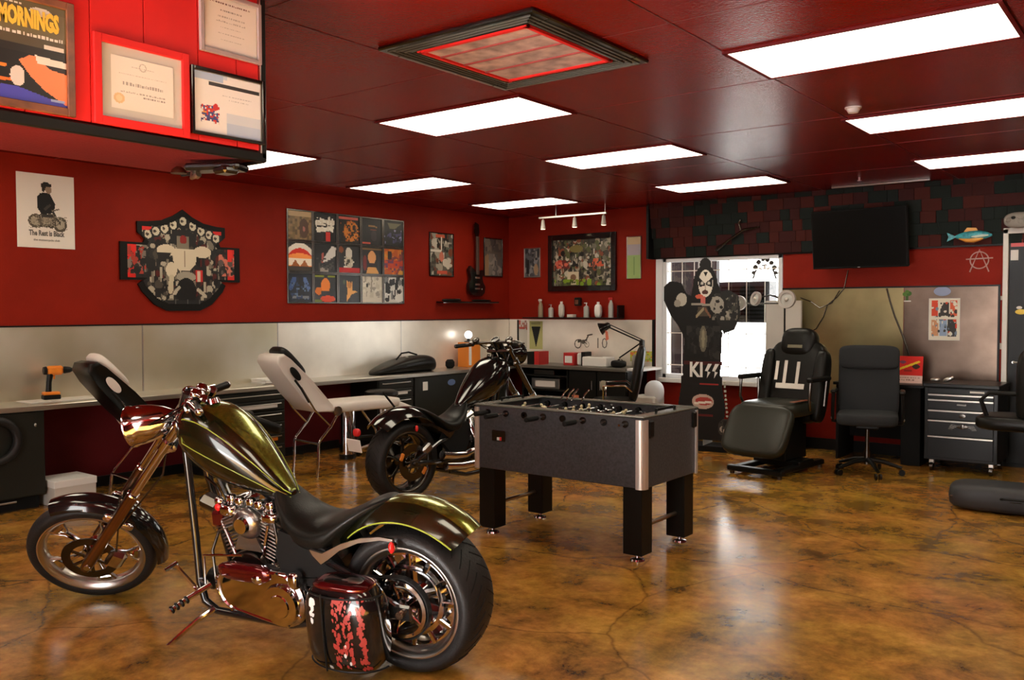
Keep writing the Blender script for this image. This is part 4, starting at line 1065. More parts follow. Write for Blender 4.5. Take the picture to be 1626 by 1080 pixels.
def bag():
    t=empty('duffel_bag',(-7.36,7.42,0.805),label='soft black leather bag lying on the worktop under the album covers',cat='bag')
    b=MB(); rg=random.Random(3)
    secs=[(-0.50,0.02,0.02),(-0.44,0.09,0.05),(-0.30,0.14,0.10),(-0.12,0.17,0.15),(0.08,0.18,0.185),(0.28,0.19,0.20),(0.42,0.17,0.19),(0.47,0.12,0.14),(0.48,0.05,0.07)]
    rings=[]
    for y,w_,h in secs:
        o=[]
        for k in range(20):
            a=2*PI*k/20; c,s_=math.cos(a),math.sin(a); jj=1+0.10*(rg.random()-0.5)
            o.append((w_*math.copysign(abs(c)**0.7,c)*jj, y, max(0.0,h*0.5+h*0.5*math.copysign(abs(s_)**0.7,s_)*jj)))
        rings.append(o)
    b.rings(rings); o=b.build('body','leather',t,smooth=80); o.modifiers.new('s','SUBSURF').render_levels=2
    MB().tube([(0.02,-0.10,0.16),(0.0,0.0,0.225),(0.0,0.12,0.235),(0.02,0.24,0.20)],0.010,8).build('strap','leather',t)
    MB().ell((0.06,0.03,0.185),(0.03,0.05,0.015)).build('buckle','satin',t)
bag()
b=MB().mat('orange_plastic').bb((-7.52,8.60,0.805),(-7.34,8.84,1.12),0.004); o=b.build('carton',None); tag(o,'tall orange carton on the worktop behind the black motorcycle handlebar','carton')
MB().mat('paper').bb((-7.339,8.61,0.83),(-7.337,8.66,1.11)).build('label_strip',None,o)
t=empty('desk_lamp',(-7.44,8.72,1.12),label='small bright white globe lamp on top of the orange carton',cat='lamp')
MB().lathe([(0.055,0.0),(0.055,0.012),(0.02,0.02),(0.015,0.05)],n=20).build('base','black_satin',t); MB().ell((0,0,0.095),(0.10,0.10,0.10)).build('globe','led',t)
MB().box((-7.43,8.35,0.86),(0.10,0.12,0.11),0.03).build('speaker_box','black_matt') and tag(bpy.data.objects['speaker_box'],'small dark box on the worktop left of the orange carton','box')

# ================================================================ pictures on the left wall
def picture(name,art,W,H,y,z,frame,ft,label,cat,fd=0.02,mat_w=0,wall='L',x=None,extra=None):
    loc=(XL+0.001,y,z) if wall=='L' else (x,YB-0.001,z)
    t=empty(name,loc,LEFT if wall=='L' else (0,0,0),label,cat)
    if frame: border(W,H,ft,fd,'frame',frame,t)
    MB().bb((-W/2+0.002,-0.006,-H/2+0.002),(W/2-0.002,0,H/2-0.002)).build('backing','black_satin',t,smooth=0)
    sheet(art,W-2*ft,H-2*ft,'print',t,(0,-0.008,0))
    return t
# white poster: rider beside a motorcycle
a=Art(72,96,(232,226,216))
G=(52,50,46)
a.ell(.50,.155,.085,.05,(30,28,26)).ell(.545,.205,.055,.055,(150,130,110)).rect(.42,.12,.60,.165,(34,32,30)).ell(.455,.19,.03,.05,(40,36,32))
a.poly([(.40,.26),(.50,.245),(.58,.27),(.66,.40),(.63,.52),(.42,.55),(.34,.45),(.35,.31)],(22,24,26)).line(.56,.42,.48,.47,.02,(60,58,55))
a.ell(.32,.64,.135,.095,(92,84,70)).ell(.32,.64,.09,.06,(160,150,130)).ell(.74,.67,.125,.105,(84,78,66)).ell(.74,.67,.08,.07,(168,158,138))
a.poly([(.34,.55),(.62,.53),(.70,.58),(.62,.70),(.40,.70),(.34,.62)],(100,92,78)).ell(.50,.63,.09,.05,(150,140,120)).line(.60,.48,.74,.66,.015,G).line(.36,.57,.60,.56,.02,G).rect(.34,.70,.62,.72,(70,64,54))
a.line(.60,.49,.72,.46,.01,(120,110,100)).speck(.2,.56,.88,.74,[(70,64,56),(180,170,150)],4,1,.22)
t=empty('poster',(XL+0.002,3.51,2.365),LEFT,'white poster of a rider on a motorcycle above the left worktop','poster')
MB().bb((-0.234,-0.002,-0.305),(0.234,0.0,0.305)).build('sheet','paper',t,smooth=0); sheet(a,0.466,0.608,'print',t,(0,-0.003,0),m='print_matt')
text('The Rest is Black',0.062,'title','grey_text',t,(0.0,-0.0045,-0.185),bold=0.002,sx=0.66)
text('the motorcycle club',0.024,'subtitle','grey_text',t,(0.0,-0.0045,-0.240),sx=1.1)
# bar-and-shield shaped collage
EM=[(0,.47),(.10,.405),(.22,.355),(.36,.335),(.455,.33),(.455,.235),(.385,.175),(.40,.14),(.62,.14),(.62,-.20),(.40,-.20),(.455,-.235),(.42,-.30),(.30,-.42),(.17,-.48)]
EM=EM+[(-x,z) for x,z in EM[::-1] if x>0]
t=empty('emblem_sign',(XL+0.001,4.755,2.015),LEFT,'black-edged bar-and-shield shaped sign with a collage of bikers on red','sign')
b=MB().prism([(p[0],p[1]) for p in EM],(0,0,0),(1,0,0),(0,0,1),(0,-0.022,0)); b.build('board','black_satin',t)
a=Art(150,118,(205,26,16)); 
rg=np.random.RandomState(8)
cols=[(18,18,18),(50,46,42),(120,112,98),(196,186,164),(24,24,26),(34,34,34),(90,20,16)]
a.rect(.12,.1,.88,.95,(24,24,24)).blobs(.13,.2,.87,.93,[(18,18,18),(40,38,36),(70,64,56),(120,112,98),(170,160,140),(26,28,28),(80,22,18)],420,.022,11)
a.blobs(.03,.40,.2,.64,[(20,20,20),(120,110,100),(160,50,36),(40,38,36)],70,.02,5).blobs(.8,.42,.97,.64,[(20,20,20),(90,80,76),(196,110,90),(40,38,36)],70,.02,6)
for i,(u,v) in enumerate([(.22,.28),(.28,.25),(.35,.22),(.42,.18),(.50,.14),(.58,.18),(.65,.22),(.72,.25),(.78,.28)]):
    a.ell(u,v,.045,.055,(20,20,20)); a.ell(u,v,.030,.040,(200,190,166)); a.ell(u-.008,v,.012,.014,(60,50,44))
a.ell(.5,.30,.11,.08,(28,28,28)).rect(.45,.28,.55,.40,(120,112,96)).ell(.50,.31,.03,.04,(130,30,26))
S_=(206,192,166)
a.ell(.36,.42,.075,.055,S_).ell(.66,.42,.075,.055,S_).poly([(.40,.40),(.62,.40),(.60,.54),(.55,.60),(.46,.60),(.42,.54)],S_).line(.51,.42,.51,.56,.004,(120,100,80))
a.poly([(.28,.44),(.40,.44),(.38,.50),(.30,.50)],(26,26,26)).ell(.40,.60,.045,.075,S_).line(.40,.66,.39,.80,.02,(190,178,150)).ell(.52,.66,.08,.05,(150,142,126)).ell(.52,.80,.085,.13,(12,12,12))
a.rect(.60,.59,.66,.70,(190,40,34)).rect(.615,.60,.64,.70,(200,180,160)).line(.42,.82,.46,.76,.014,(180,170,150)).line(.62,.78,.68,.84,.016,(180,170,150)).rect(.30,.88,.72,.97,(26,28,28))
for k in range(8): a.line(.33+.05*k,.88,.33+.05*k,.97,.003,(90,90,86))
a.ell(.20,.20,.05,.05,(205,26,16)).ell(.80,.20,.05,.05,(205,26,16)).rect(.09,.37,.13,.44,(215,30,18)).rect(.88,.38,.92,.50,(225,40,26))
mask=a.inside([(.5+x*.90/1.26,.5-z*.87/1.0) for x,z in EM]); a.k=mask
sheet(a,1.26,1.0,'print',t,(0,-0.0235,0))
# fifteen framed album covers on the wall
def cover(i,j):
    a=Art(30,32,(22,22,22)); k=(i,j)
    if k==(0,0): a.rect(0,0,1,1,(112,92,62)).rect(0,0,1,.25,(186,158,116)).speck(0,.2,1,1,[(120,98,64),(96,78,52),(140,112,76)],2,3).ell(.68,.6,.2,.35,(78,54,40)).ell(.68,.62,.05,.1,(160,100,90))
    if k==(1,0): a.line(.15,.35,.85,.30,.10,(214,206,190)).line(.2,.6,.8,.5,.09,(220,214,198)).line(.7,.15,.55,.5,.05,(214,206,190)).ell(.5,.42,.1,.08,(40,38,36)).rect(.52,.66,.74,1,(190,44,34)).speck(.1,.15,.9,.65,[(230,226,214)],5,2,.25)
    if k==(2,0): a.rect(0,.02,.95,.14,(206,96,84)).ell(.6,.55,.35,.38,(196,118,34)).ell(.48,.42,.10,.1,(30,20,10)).ell(.75,.42,.10,.1,(30,20,10)).ell(.6,.68,.15,.06,(40,24,10)).speck(.1,.2,1,1,[(160,80,20),(40,30,16)],7,2,.3)
    if k==(3,0): a.line(.35,.28,.75,.30,.03,(150,110,60)).line(.45,.42,.7,.42,.02,(130,60,40)).ell(.6,.65,.15,.2,(50,40,44)).rect(.05,.92,.45,.98,(200,80,60))
    if k==(4,0): a.poly([(.2,.08),(.9,.1),(.6,.3),(.3,.3)],(110,106,74)).blobs(.05,.35,.95,.9,[(28,28,40),(70,68,110),(150,148,190),(20,20,26)],50,.06,9)
    if k==(0,1): a.rect(0,0,1,1,(30,24,20)).ell(.5,.9,.75,.88,(230,222,208)).ell(.5,.86,.62,.66,(204,42,22)).ell(.5,.80,.75,.42,(246,150,70)).rect(0,.56,1,.8,(240,226,206)).poly([(.1,.9),(.3,.6),(.5,.85),(.7,.6),(.9,.9)],(150,84,30)).rect(0,.84,1,1,(56,48,38))
    if k==(1,1): a.poly([(.35,.6),(.8,.05),(1,.1),(.95,.4),(.5,.7)],(196,192,186)).line(.4,.35,.36,.65,.05,(160,80,70)).ell(.45,.95,.2,.12,(150,140,130)).speck(.1,.5,.9,.95,[(60,56,52)],3,2,.3)
    if k==(2,1): a.ell(.12,.15,.12,.12,(120,60,24)).ell(.48,.28,.16,.22,(200,192,180)).ell(.48,.62,.2,.22,(186,176,156)).ell(.44,.58,.06,.08,(40,36,30)).rect(0,.82,1,1,(178,26,24)).speck(.25,.4,.75,.8,[(60,54,44),(210,204,190)],6,2,.4)
    if k==(3,1): a.rect(0,.02,1,.08,(120,90,50)).ell(.5,.38,.2,.25,(222,160,104)).poly([(.2,1),(.3,.75),(.7,.75),(.85,1)],(216,160,92)).rect(.42,.6,.6,.68,(50,20,14)).ell(.15,.6,.1,.3,(110,26,20))
    if k==(4,1): a.rect(0,0,1,1,(190,90,26)).blobs(0,0,1,1,[(214,120,30),(170,60,24),(120,60,60),(210,150,60)],40,.12,12).rect(.2,.1,.4,.4,(40,28,26)).rect(0,.45,1,.75,(196,70,34)).speck(0,.45,1,.9,[(190,60,30),(110,60,90)],13,3,.5)
    if k==(0,2): a.rect(0,0,1,1,(20,26,38)).line(.25,.2,.1,.5,.09,(60,86,140)).line(.7,.2,.85,.5,.08,(80,104,156)).poly([(.35,1),(.45,.1),(.6,.1),(.7,1)],(12,14,20)).line(.2,.82,.85,.84,.05,(120,120,124)).speck(.1,.3,.9,.9,[(40,56,90),(90,110,140)],3,2,.3)
    if k==(1,2): a.rect(.05,.02,.45,.1,(130,140,30)).rect(.6,.02,.95,.1,(130,140,30)).ell(.5,.4,.2,.28,(224,126,44)).ell(.2,.6,.16,.14,(206,110,30)).rect(.3,.6,.75,.75,(24,20,18)).ell(.6,.88,.35,.12,(214,70,34)).rect(0,.92,.35,1,(90,100,30))
    if k==(2,2): a.poly([(.35,.15),(.55,.4),(.65,.15),(.65,.55),(.9,.6),(.6,.7),(.35,1),(.4,.6)],(222,160,84)).ell(.5,.35,.1,.12,(180,120,60)).ell(.25,.25,.05,.1,(60,70,40))
    if k==(3,2): a.rect(0,0,1,1,(206,200,186)).blobs(0,0,1,.8,[(190,184,168),(216,212,198),(150,144,132)],40,.08,5).ell(.25,.35,.05,.08,(40,40,40))
    if k==(4,2): a.rect(0,0,1,1,(210,208,200)).blobs(0,0,1,1,[(26,26,26),(120,120,120),(226,224,218)],50,.10,16).poly([(.6,.1),(.75,.1),(.7,.5),(.55,.5)],(20,20,20)).ell(.8,.82,.25,.15,(226,224,216))
    return a
names=[['tan and brown','black with a splayed white drawing','black with an orange skull face and pink title','nearly black with faint orange title','dark with violet figures under a grey triangle'],
       ['red and white with pointed shapes','dark grey with a white streak','black with a pale figure over a red band','dark with one glowing orange face','orange and red painted'],
       ['midnight blue','orange figure on black with green corners','black with a golden figure','off-white sketch','black and white splattered']]
CW,CHh=0.345,0.332
for j in range(3):
    for i in range(5):
        y=5.967+0.174+i*0.3480; z=2.61-0.168-j*0.3330
        t=empty('album_cover',(XL+0.001,y,z),LEFT,'%s record sleeve, %s row of album wall'%(names[j][i],['top','middle','bottom'][j]),'album cover','framed record sleeves on the left wall')
        border(CW,CHh,0.016,0.016,'frame','gunmetal',t)
        MB().bb((-CW/2+0.01,-0.004,-CHh/2+0.01),(CW/2-0.01,0,CHh/2-0.01)).build('backing','black_satin',t,smooth=0)
        sheet(cover(i,j),CW-0.03,CHh-0.03,'print',t,(0,-0.006,0))
# photo collages either side of the guitar
a=Art(40,52,(90,84,76)).blobs(0,0,1,1,[(60,58,52),(150,144,130),(190,182,168),(110,60,40),(90,96,86),(40,40,38)],90,.09,21).rect(.25,.02,.65,.09,(190,90,60)).line(.5,.1,.5,.35,.02,(210,204,190)).rect(0,.38,.5,.44,(206,200,188)).ell(.5,.55,.1,.12,(190,110,90)).rect(.3,.88,.75,.97,(186,80,60))
picture('photo_collage',a,0.45,0.55,8.38,2.235,'black_gloss',0.012,'framed collage of small photos between the album covers and the guitar','picture')
a=Art(36,50,(96,88,80)).blobs(0,0,1,.35,[(80,76,72),(120,110,100),(60,58,60)],30,.14,3).poly([(0,.5),(.2,.4),(.35,.6),(.3,1),(0,1)],(150,120,90)).blobs(.25,.4,1,1,[(120,116,112),(90,88,88),(150,142,134)],30,.14,4)
picture('framed_photo',a,0.40,0.52,9.42,2.245,'black_gloss',0.012,'glossy framed photograph right of the guitar, next to the room corner','picture')
# electric guitar hung on the wall
def guitar():
    t=empty('electric_guitar',(XL+0.02,9.02,1.70),LEFT,'black electric guitar hanging upright on the left wall near the corner','guitar')
    o=[(-.02,.02),(-.10,.03),(-.165,.09),(-.17,.17),(-.125,.24),(-.14,.30),(-.165,.36),(-.13,.41),(-.07,.37),(-.04,.335),(.03,.335),(.07,.36),(.12,.365),(.135,.32),(.105,.26),(.12,.20),(.165,.14),(.15,.06),(.09,.02)]
    MB().prism(o,(0,0,0),(1,0,0),(0,0,1),(0,-0.045,0)).build('body','black_gloss',t)
    MB().bb((-.026,-0.060,.30),(.026,-0.035,.80),0.004).build('neck',mat('rosewood',(0.07,0.04,0.03),0.5),t)
    MB().prism([(-.026,.80),(-.045,.86),(-.035,.985),(.03,.96),(.04,.86),(.026,.80)],(0,-0.03,0),(1,0,0),(0,0,1),(0,-0.018,0)).build('headstock','black_gloss',t)
    b=MB()
    for k in range(6): b.cyl((-.045,-0.040,.845+.022*k),(-.066,-0.040,.845+.022*k),0.006,None,8)
    b.build('tuning_pegs','bronze',t)
    b=MB()
    for z in (.17,.26): b.bb((-.045,-0.052,z-.012),(.045,-0.045,z+.012),0.003)
    b.bb((-.05,-0.054,.105),(.05,-0.045,.125),0.003); b.ell((.09,-0.048,.11),(.02,.01,.02)); b.build('pickups','satin',t)
guitar()
b=MB().mat('black_gloss').bb((XL+0.001,8.28,1.625),(XL+0.13,9.40,1.645),0.004); o=b.build('wall_shelf',None); tag(o,'thin black wall shelf under the guitar','shelf')
b=MB().mat('black_satin').ell((XL+0.07,8.50,1.66),(0.07,0.36,0.04),0.8).mat('satin').ell((XL+0.075,8.60,1.675),(0.03,0.12,0.012)); o=b.build('knife_sheath',None); tag(o,'dark long object lying on the left end of the thin black wall shelf','ornament')
b=MB().mat('black_satin').ell((XL+0.07,9.10,1.658),(0.06,0.40,0.030),0.8); o=b.build('knife_sheath',None); tag(o,'flat dark long object lying on the right end of the thin black wall shelf','ornament')
# ================================================================ bulkhead pictures (on the hanging red panelling)
XB=BX+0.0115
def bpic(name,y0,y1,z0,z1,frame,ft,art,label,fd=0.014,mw=0.0,matm='paper'):
    W,H=y1-y0,z1-z0
    t=empty(name,(XB,(y0+y1)/2,(z0+z1)/2),LEFT,label,'picture')
    border(W,H,ft,fd,'frame',frame,t,bev=0.002)
    MB().bb((-W/2+0.002,-0.004,-H/2+0.002),(W/2-0.002,0,H/2-0.002)).build('mount',matm,t,smooth=0)
    sheet(art,W-2*ft-2*mw,H-2*ft-2*mw,'print',t,(0,-0.006,0))
    return t,W,H
a=Art(96,118,(106,98,70))
a.rect(0,0,1,.08,(96,88,60)).rect(0,.42,1,.60,(30,26,22)).rect(0,.52,1,1,(14,13,12)).rect(0,.35,1,.44,(80,72,52))
a.poly([(0,.70),(.48,.66),(.48,.69),(0,.73)],(236,130,40)).poly([(0,.84),(.52,.79),(.52,.82),(0,.88)],(236,120,40))
a.poly([(0,.90),(.55,.86),(1,.97),(1,1),(0,1)],(70,72,190)).poly([(.58,.60),(.68,.53),(1,.56),(1,.98),(.80,.86),(.68,.74)],(250,140,92)).poly([(.72,.52),(1,.54),(1,.62),(.74,.60)],(240,238,236)).poly([(.80,.60),(1,.60),(1,.66),(.86,.64)],(26,20,20))
a.ell(.57,.76,.065,.10,(220,220,224)).poly([(.62,.66),(.70,.80),(.66,.88),(.62,.84)],(12,12,12)).ell(.78,.085,.10,.045,(228,226,220)).rect(.80,.40,.98,.44,(226,224,220)).ell(.3,.95,.09,.03,(220,220,236)).ell(.10,.95,.12,.028,(220,220,236)).rect(.85,.93,.98,.96,(150,170,220))
a.writing(.3,.045,.62,.02,(226,224,216),3).writing(.05,.33,.98,.03,(232,230,224),8)
t,W,H=bpic('framed_poster',0.985,1.365,2.134,2.478,'wood_frame',0.024,a,'brown wood framed hot-rod poster with yellow lettering on the hanging red bulkhead')
text('GOOD•MORNINGS',0.072,'lettering','yellow_ink',t,(0.0,-0.0075,0.095),bold=0.004,sx=0.46)
def cert(bg,lines,seed,seal=None,band=None):
    a=Art(84,64,bg); rg=random.Random(seed)
    for y,x0,x1,th,c in lines: a.writing(x0,y,x1,th,c,int(y*97)+seed)
    return a
a=cert((238,236,232),[(.16,.32,.68,.02,(196,192,190)),(.32,.12,.88,.018,(206,202,200)),(.50,.18,.82,.06,(168,164,162)),(.66,.14,.86,.03,(176,172,170)),(.72,.50,.86,.03,(150,146,146))],4)
a.ring(.5,.14,.06,.08,.25,(186,184,182)).ell(.12,.80,.085,.10,(222,196,150)).ell(.12,.80,.05,.06,(234,214,176))
M['mount_grey']=mat('pale_grey_mount',(0.62,0.64,0.62),0.7)
t,W,H=bpic('framed_certificate',1.424,1.757,2.130,2.414,'red_panel',0.026,a,'certificate with a gold seal and pale grey mount in a red frame on the bulkhead',mw=0.032,matm='mount_grey')
a=cert((232,228,224),[(.08,.1,.9,.03,(120,90,90)),(.22,.3,.72,.04,(150,146,144)),(.34,.25,.8,.025,(180,176,174)),(.44,.22,.8,.025,(180,176,174)),(.56,.3,.7,.02,(190,186,184)),(.68,.25,.76,.02,(184,180,178)),(.80,.3,.72,.02,(196,192,190))],9)
t,W,H=bpic('framed_certificate',1.802,2.056,2.441,2.66,mat('mauve_frame',(0.35,0.27,0.28),0.35),0.016,a,'small certificate in a mauve-grey frame at the top right of the bulkhead',mw=0.006)
a=cert((240,242,246),[(.17,.20,.98,.05,(30,30,34)),(.34,.4,.86,.02,(196,200,210)),(.40,.5,.8,.02,(196,200,210))],6)
a.rect(0,0,.42,.12,(176,200,236)).rect(.42,0,.48,.06,(206,220,240)).rect(.46,.62,1,1,(210,222,238)).rect(.46,.80,1,1,(186,206,234)).rect(.2,.14,.98,.20,(44,44,48))
a.ell(.22,.62,.06,.08,(210,60,40)).ell(.30,.56,.04,.06,(200,40,40)).ell(.24,.72,.10,.06,(60,70,130)).ell(.14,.70,.05,.04,(220,150,60)).rect(.08,.76,.34,.82,(60,60,120)).speck(.08,.54,.36,.84,[(230,226,230),(60,70,140),(200,50,40)],3,2,.35)
t,W,H=bpic('framed_certificate',1.765,2.068,2.149,2.384,'black_gloss',0.012,a,'white and pale blue certificate in a black frame, lower right corner of the bulkhead',mw=0.003)
# spot lamps clipped under the bulkhead
t=empty('spot_lamp',(-3.02,1.955,BZ-0.012),label='small spot lamp with black bracket under the red bulkhead corner',cat='spot lamp')
MB().mat('black_gloss').box((0.10,0.02,-0.015),(0.22,0.10,0.028),0.01,Matrix.Rotation(0.5,3,'Z')).box((0.16,0.02,-0.03),(0.08,0.07,0.03),0.01).build('bracket',None,t)
MB().mat('satin').tube([(-0.01,0,0),(-0.01,-0.01,-0.03),(0.0,-0.02,-0.048),(0.03,-0.02,-0.045)],0.008,8).cyl((0.03,-0.02,-0.045),(0.045,-0.02,-0.038),0.012).build('arm',None,t)
MB().lathe([(0.030,-0.026),(0.026,-0.012),(0.010,0.0)],(-0.07,-0.03,0.0)).build('lamp_head','bronze',t)

# ================================================================ ceiling fittings
def vent():
    t=empty('air_vent',(-2.695,3.535,ZC),label='large square black-framed air-conditioning vent with a pale grille in the ceiling',cat='air vent')
    W,D=0.93,1.00
    b=MB()
    b.bb((-W/2,-D/2,-0.022),(W/2,-D/2+0.13,0.0),0.006).bb((-W/2,D/2-0.13,-0.022),(W/2,D/2,0.0),0.006).bb((-W/2,-D/2+0.13,-0.022),(-W/2+0.12,D/2-0.13,0.0),0.006).bb((W/2-0.12,-D/2+0.13,-0.022),(W/2,D/2-0.13,0.0),0.006)
    b.build('frame','frame_black',t)
    b=MB().mat('satin')
    for k in range(3):
        o_=0.035+0.028*k
        b.bb((-W/2+o_,D/2-o_-0.005,-0.0265),(W/2-o_,D/2-o_,-0.021)).bb((-W/2+o_,-D/2+o_,-0.0265),(W/2-o_,-D/2+o_+0.005,-0.021)).bb((-W/2+o_,-D/2+o_,-0.0265),(-W/2+o_+0.005,D/2-o_,-0.021)).bb((W/2-o_-0.005,-D/2+o_,-0.0265),(W/2-o_,D/2-o_,-0.021))
    b.build('louvre_slats',mat('grey_louvre',(0.10,0.10,0.085),0.4),t)
    b=MB(); e=0.135
    b.bb((-W/2+e,-D/2+e+.01,-0.024),(W/2-e,-D/2+e+0.03,-0.004)).bb((-W/2+e,D/2-e-0.03,-0.024),(W/2-e,D/2-e-.01,-0.004)).bb((-W/2+e,-D/2+e,-0.024),(-W/2+e+0.02,D/2-e,-0.004)).bb((W/2-e-0.02,-D/2+e,-0.024),(W/2-e,D/2-e,-0.004))
    b.build('grille_border','red_panel',t)
    b=MB().bb((-W/2+e+0.02,-D/2+e+0.02,-0.014),(W/2-e-0.02,D/2-e-0.02,-0.010)); b.build('filter',mat('dusty_filter',(0.46,0.33,0.31),0.8,noise=0.5,nscale=9),t)
    b=MB()
    for k in range(3): y=-D/2+e+0.15+0.175*k; b.bb((-W/2+e+0.02,y-0.004,-0.022),(W/2-e-0.02,y+0.004,-0.014))
    b.build('grille_bars',mat('faded_red_plastic',(0.30,0.05,0.05),0.5),t)
vent()
t=empty('smoke_detector',(-1.75,5.80,ZC),label='small round white smoke detector on the ceiling near the right-hand lights',cat='smoke detector')
MB().lathe([(0.040,0.0),(0.040,-0.016),(0.030,-0.034),(0.006,-0.038)][::-1],n=28).build('body','white',t); MB().lathe([(0.052,0.0),(0.050,-0.008)][::-1],n=28).build('base','white',t)
t=empty('sprinkler',(-2.62,8.9,ZC),label='tiny sprinkler head on the ceiling above the television',cat='sprinkler')
MB().cyl((0,0,0),(0,0,-0.03),0.010).cyl((0,0,-0.03),(0,0,-0.034),0.020).build('head','satin',t)
o=MB().bb((-3.05,9.40,ZC-0.020),(-2.10,9.42,ZC-0.001),0.003).build('curtain_rail','satin'); tag(o,'thin pale metal rail along the ceiling above the television','rail')
t=empty('track_light',(-6.10,9.20,2.70),label='white track light with three small spot lamps in front of the back wall',cat='track light')
MB().bb((-0.56,-0.012,-0.012),(0.44,0.012,0.012),0.003).build('rail','satin',t)
for x in (-0.50,-0.02,0.40):
    s=MB().cyl((x,0,-0.01),(x,0,-0.035),0.008).lathe([(0.020,0),(0.024,-0.05),(0.032,-0.105),(0.032,-0.115)],(x,0,-0.03),n=20,).build('spot_head','offwhite',t)
    MB().lathe([(0.004,-0.116),(0.028,-0.1165)],(x,0,-0.03),n=20).build('bulb','bulb',s)
for x in (-0.3,0.42): MB().cyl((x,0,0.012),(x,0,0.11),0.006).build('hanger','satin',t)

# ================================================================ back wall, left part
def bwpic(name,x,z,W,H,art,label,frame,ft,fd=0.02): return picture(name,art,W,H,None,z,frame,ft,label,'picture',fd,wall='B',x=x)
a=Art(34,46,(90,90,94)).blobs(0,0,1,1,[(70,70,76),(130,130,134),(50,50,54),(150,146,140)],40,.12,31).rect(.1,.4,.3,.9,(30,30,34)).ell(.75,.75,.15,.2,(160,130,100))
bwpic('framed_photo',-7.19,2.175,0.27,0.40,a,'small framed black and white photograph on the back wall next to the corner','satin',0.012)
a=Art(130,92,(60,58,48)).blobs(0,0,1,1,[(40,40,36),(110,106,92),(156,148,130),(84,90,56),(130,70,46),(70,66,60),(24,24,22),(186,180,166)],520,.03,44)
a.blobs(.02,.44,.28,.62,[(190,60,40),(200,100,80),(100,40,36)],26,.03,2).blobs(.60,.42,.88,.60,[(204,90,60),(60,60,56),(206,120,90)],30,.03,3).rect(.25,.70,.45,.98,(200,186,160)).ell(.35,.82,.05,.07,(120,90,70)).blobs(0,.86,1,1,[(120,150,40),(60,70,30)],26,.03,8).ell(.4,.2,.12,.08,(120,110,60))
bwpic('framed_collage',-6.385,2.152,1.05,0.745,a,'large black-framed photo collage centred on the back wall above the bottle shelf','black_gloss',0.07,0.04)
a=Art(24,50,(176,184,140)).rect(0,0,1,.18,(196,170,130)).rect(0,.18,1,.45,(170,160,170)).rect(0,.45,1,1,(150,176,110)).line(.5,.5,.5,.9,.03,(120,150,90)).line(.1,.62,.9,.62,.01,(120,150,90)).line(.1,.78,.9,.78,.01,(120,150,90))
bwpic('print',-5.608,2.185,0.205,0.53,a,'narrow pale green and lilac print on the back wall by the window','satin',0.006)
# bottle shelf
t=empty('wall_shelf',(-6.49,YB,1.42),label='black shelf above the steel sheet on the back wall, holding bottles',cat='shelf')
MB().bb((-0.76,-0.16,0.0),(0.74,0,0.014),0.002).build('board','black_satin',t); MB().bb((0.725,-0.16,0.014),(0.74,0,0.17),0.002).build('side','black_satin',t)
def bottle(x,kind,c,cap,label,h=0.2,r=0.034):
    t=empty('bottle',(x,YB-0.08,1.434),label=label,cat='bottle',group='bottles on the back wall shelf')
    if kind=='spray':
        MB().lathe([(r,0),(r,h*0.55),(r*0.8,h*0.68),(0.014,h*0.8),(0.013,h*0.85)],n=20).build('body',c,t)
        MB().box((-0.008,0,h*0.92),(0.055,0.020,0.030),0.006).box((-0.02,0,h*0.84),(0.012,0.012,0.03),0.003).build('spray_head',cap,t)
    elif kind=='pump':
        MB().lathe([(r,0),(r,h*0.7),(r*0.5,h*0.78),(0.014,h*0.8)],n=20).build('body',c,t); MB().cyl((0,0,h*0.8),(0,0,h*0.97),0.006).box((-0.012,0,h*0.98),(0.045,0.014,0.012),0.003).build('pump',cap,t)
    elif kind=='jug':
        MB().ell((0,0,h*0.42),(r*2.2,r*1.8,h*0.86),0.6).build('body',c,t); MB().cyl((0,0,h*0.84),(0,0,h),0.018).build('cap',cap,t)
    else:
        MB().box((0,0,h/2),(r*2,r*2,h),0.004).build('body',c,t)
        if cap: MB().box((0,-r-0.001,h*0.55),(r*1.2,0.002,h*0.4)).build('label',cap,t)
M['clear_plastic']=mat('cloudy_plastic',(0.45,0.45,0.42),0.3)
M['tan_liquid']=mat('tan_liquid_bottle',(0.28,0.22,0.14),0.3)
bottle(-7.00,'spray','tan_liquid','offwhite','tan spray bottle at the left end of the bottle shelf',0.25)
bottle(-6.83,'pump','clear_plastic','satin','clear pump bottle, second from the left on the bottle shelf',0.17)
bottle(-6.66,'jug','offwhite','white','cream jug-shaped bottle, third from the left on the bottle shelf',0.21,0.035)
bottle(-6.50,'box','offwhite',None,'low white soap dish shape in the middle of the bottle shelf',0.04,0.045)
bottle(-6.27,'pump','clear_plastic','white','clear pump bottle right of the middle of the bottle shelf',0.19,0.036)
bottle(-6.09,'jug','white','white','plump white bottle near the right end of the bottle shelf',0.20,0.042)
bottle(-5.90,'spray','clear_plastic','red_plastic','clear spray bottle with a reddish trigger at the right end of the shelf',0.26)
t=empty('candle_jar',(-6.42,YB-0.02,1.60),label='small dark candle holder with an orange label fixed above the bottle shelf',cat='candle'); MB().box((0,-0.03,0.04),(0.09,0.06,0.11),0.01).build('holder','black_satin',t); MB().box((0,-0.0615,0.035),(0.055,0.003,0.06)).build('label','bronze',t)
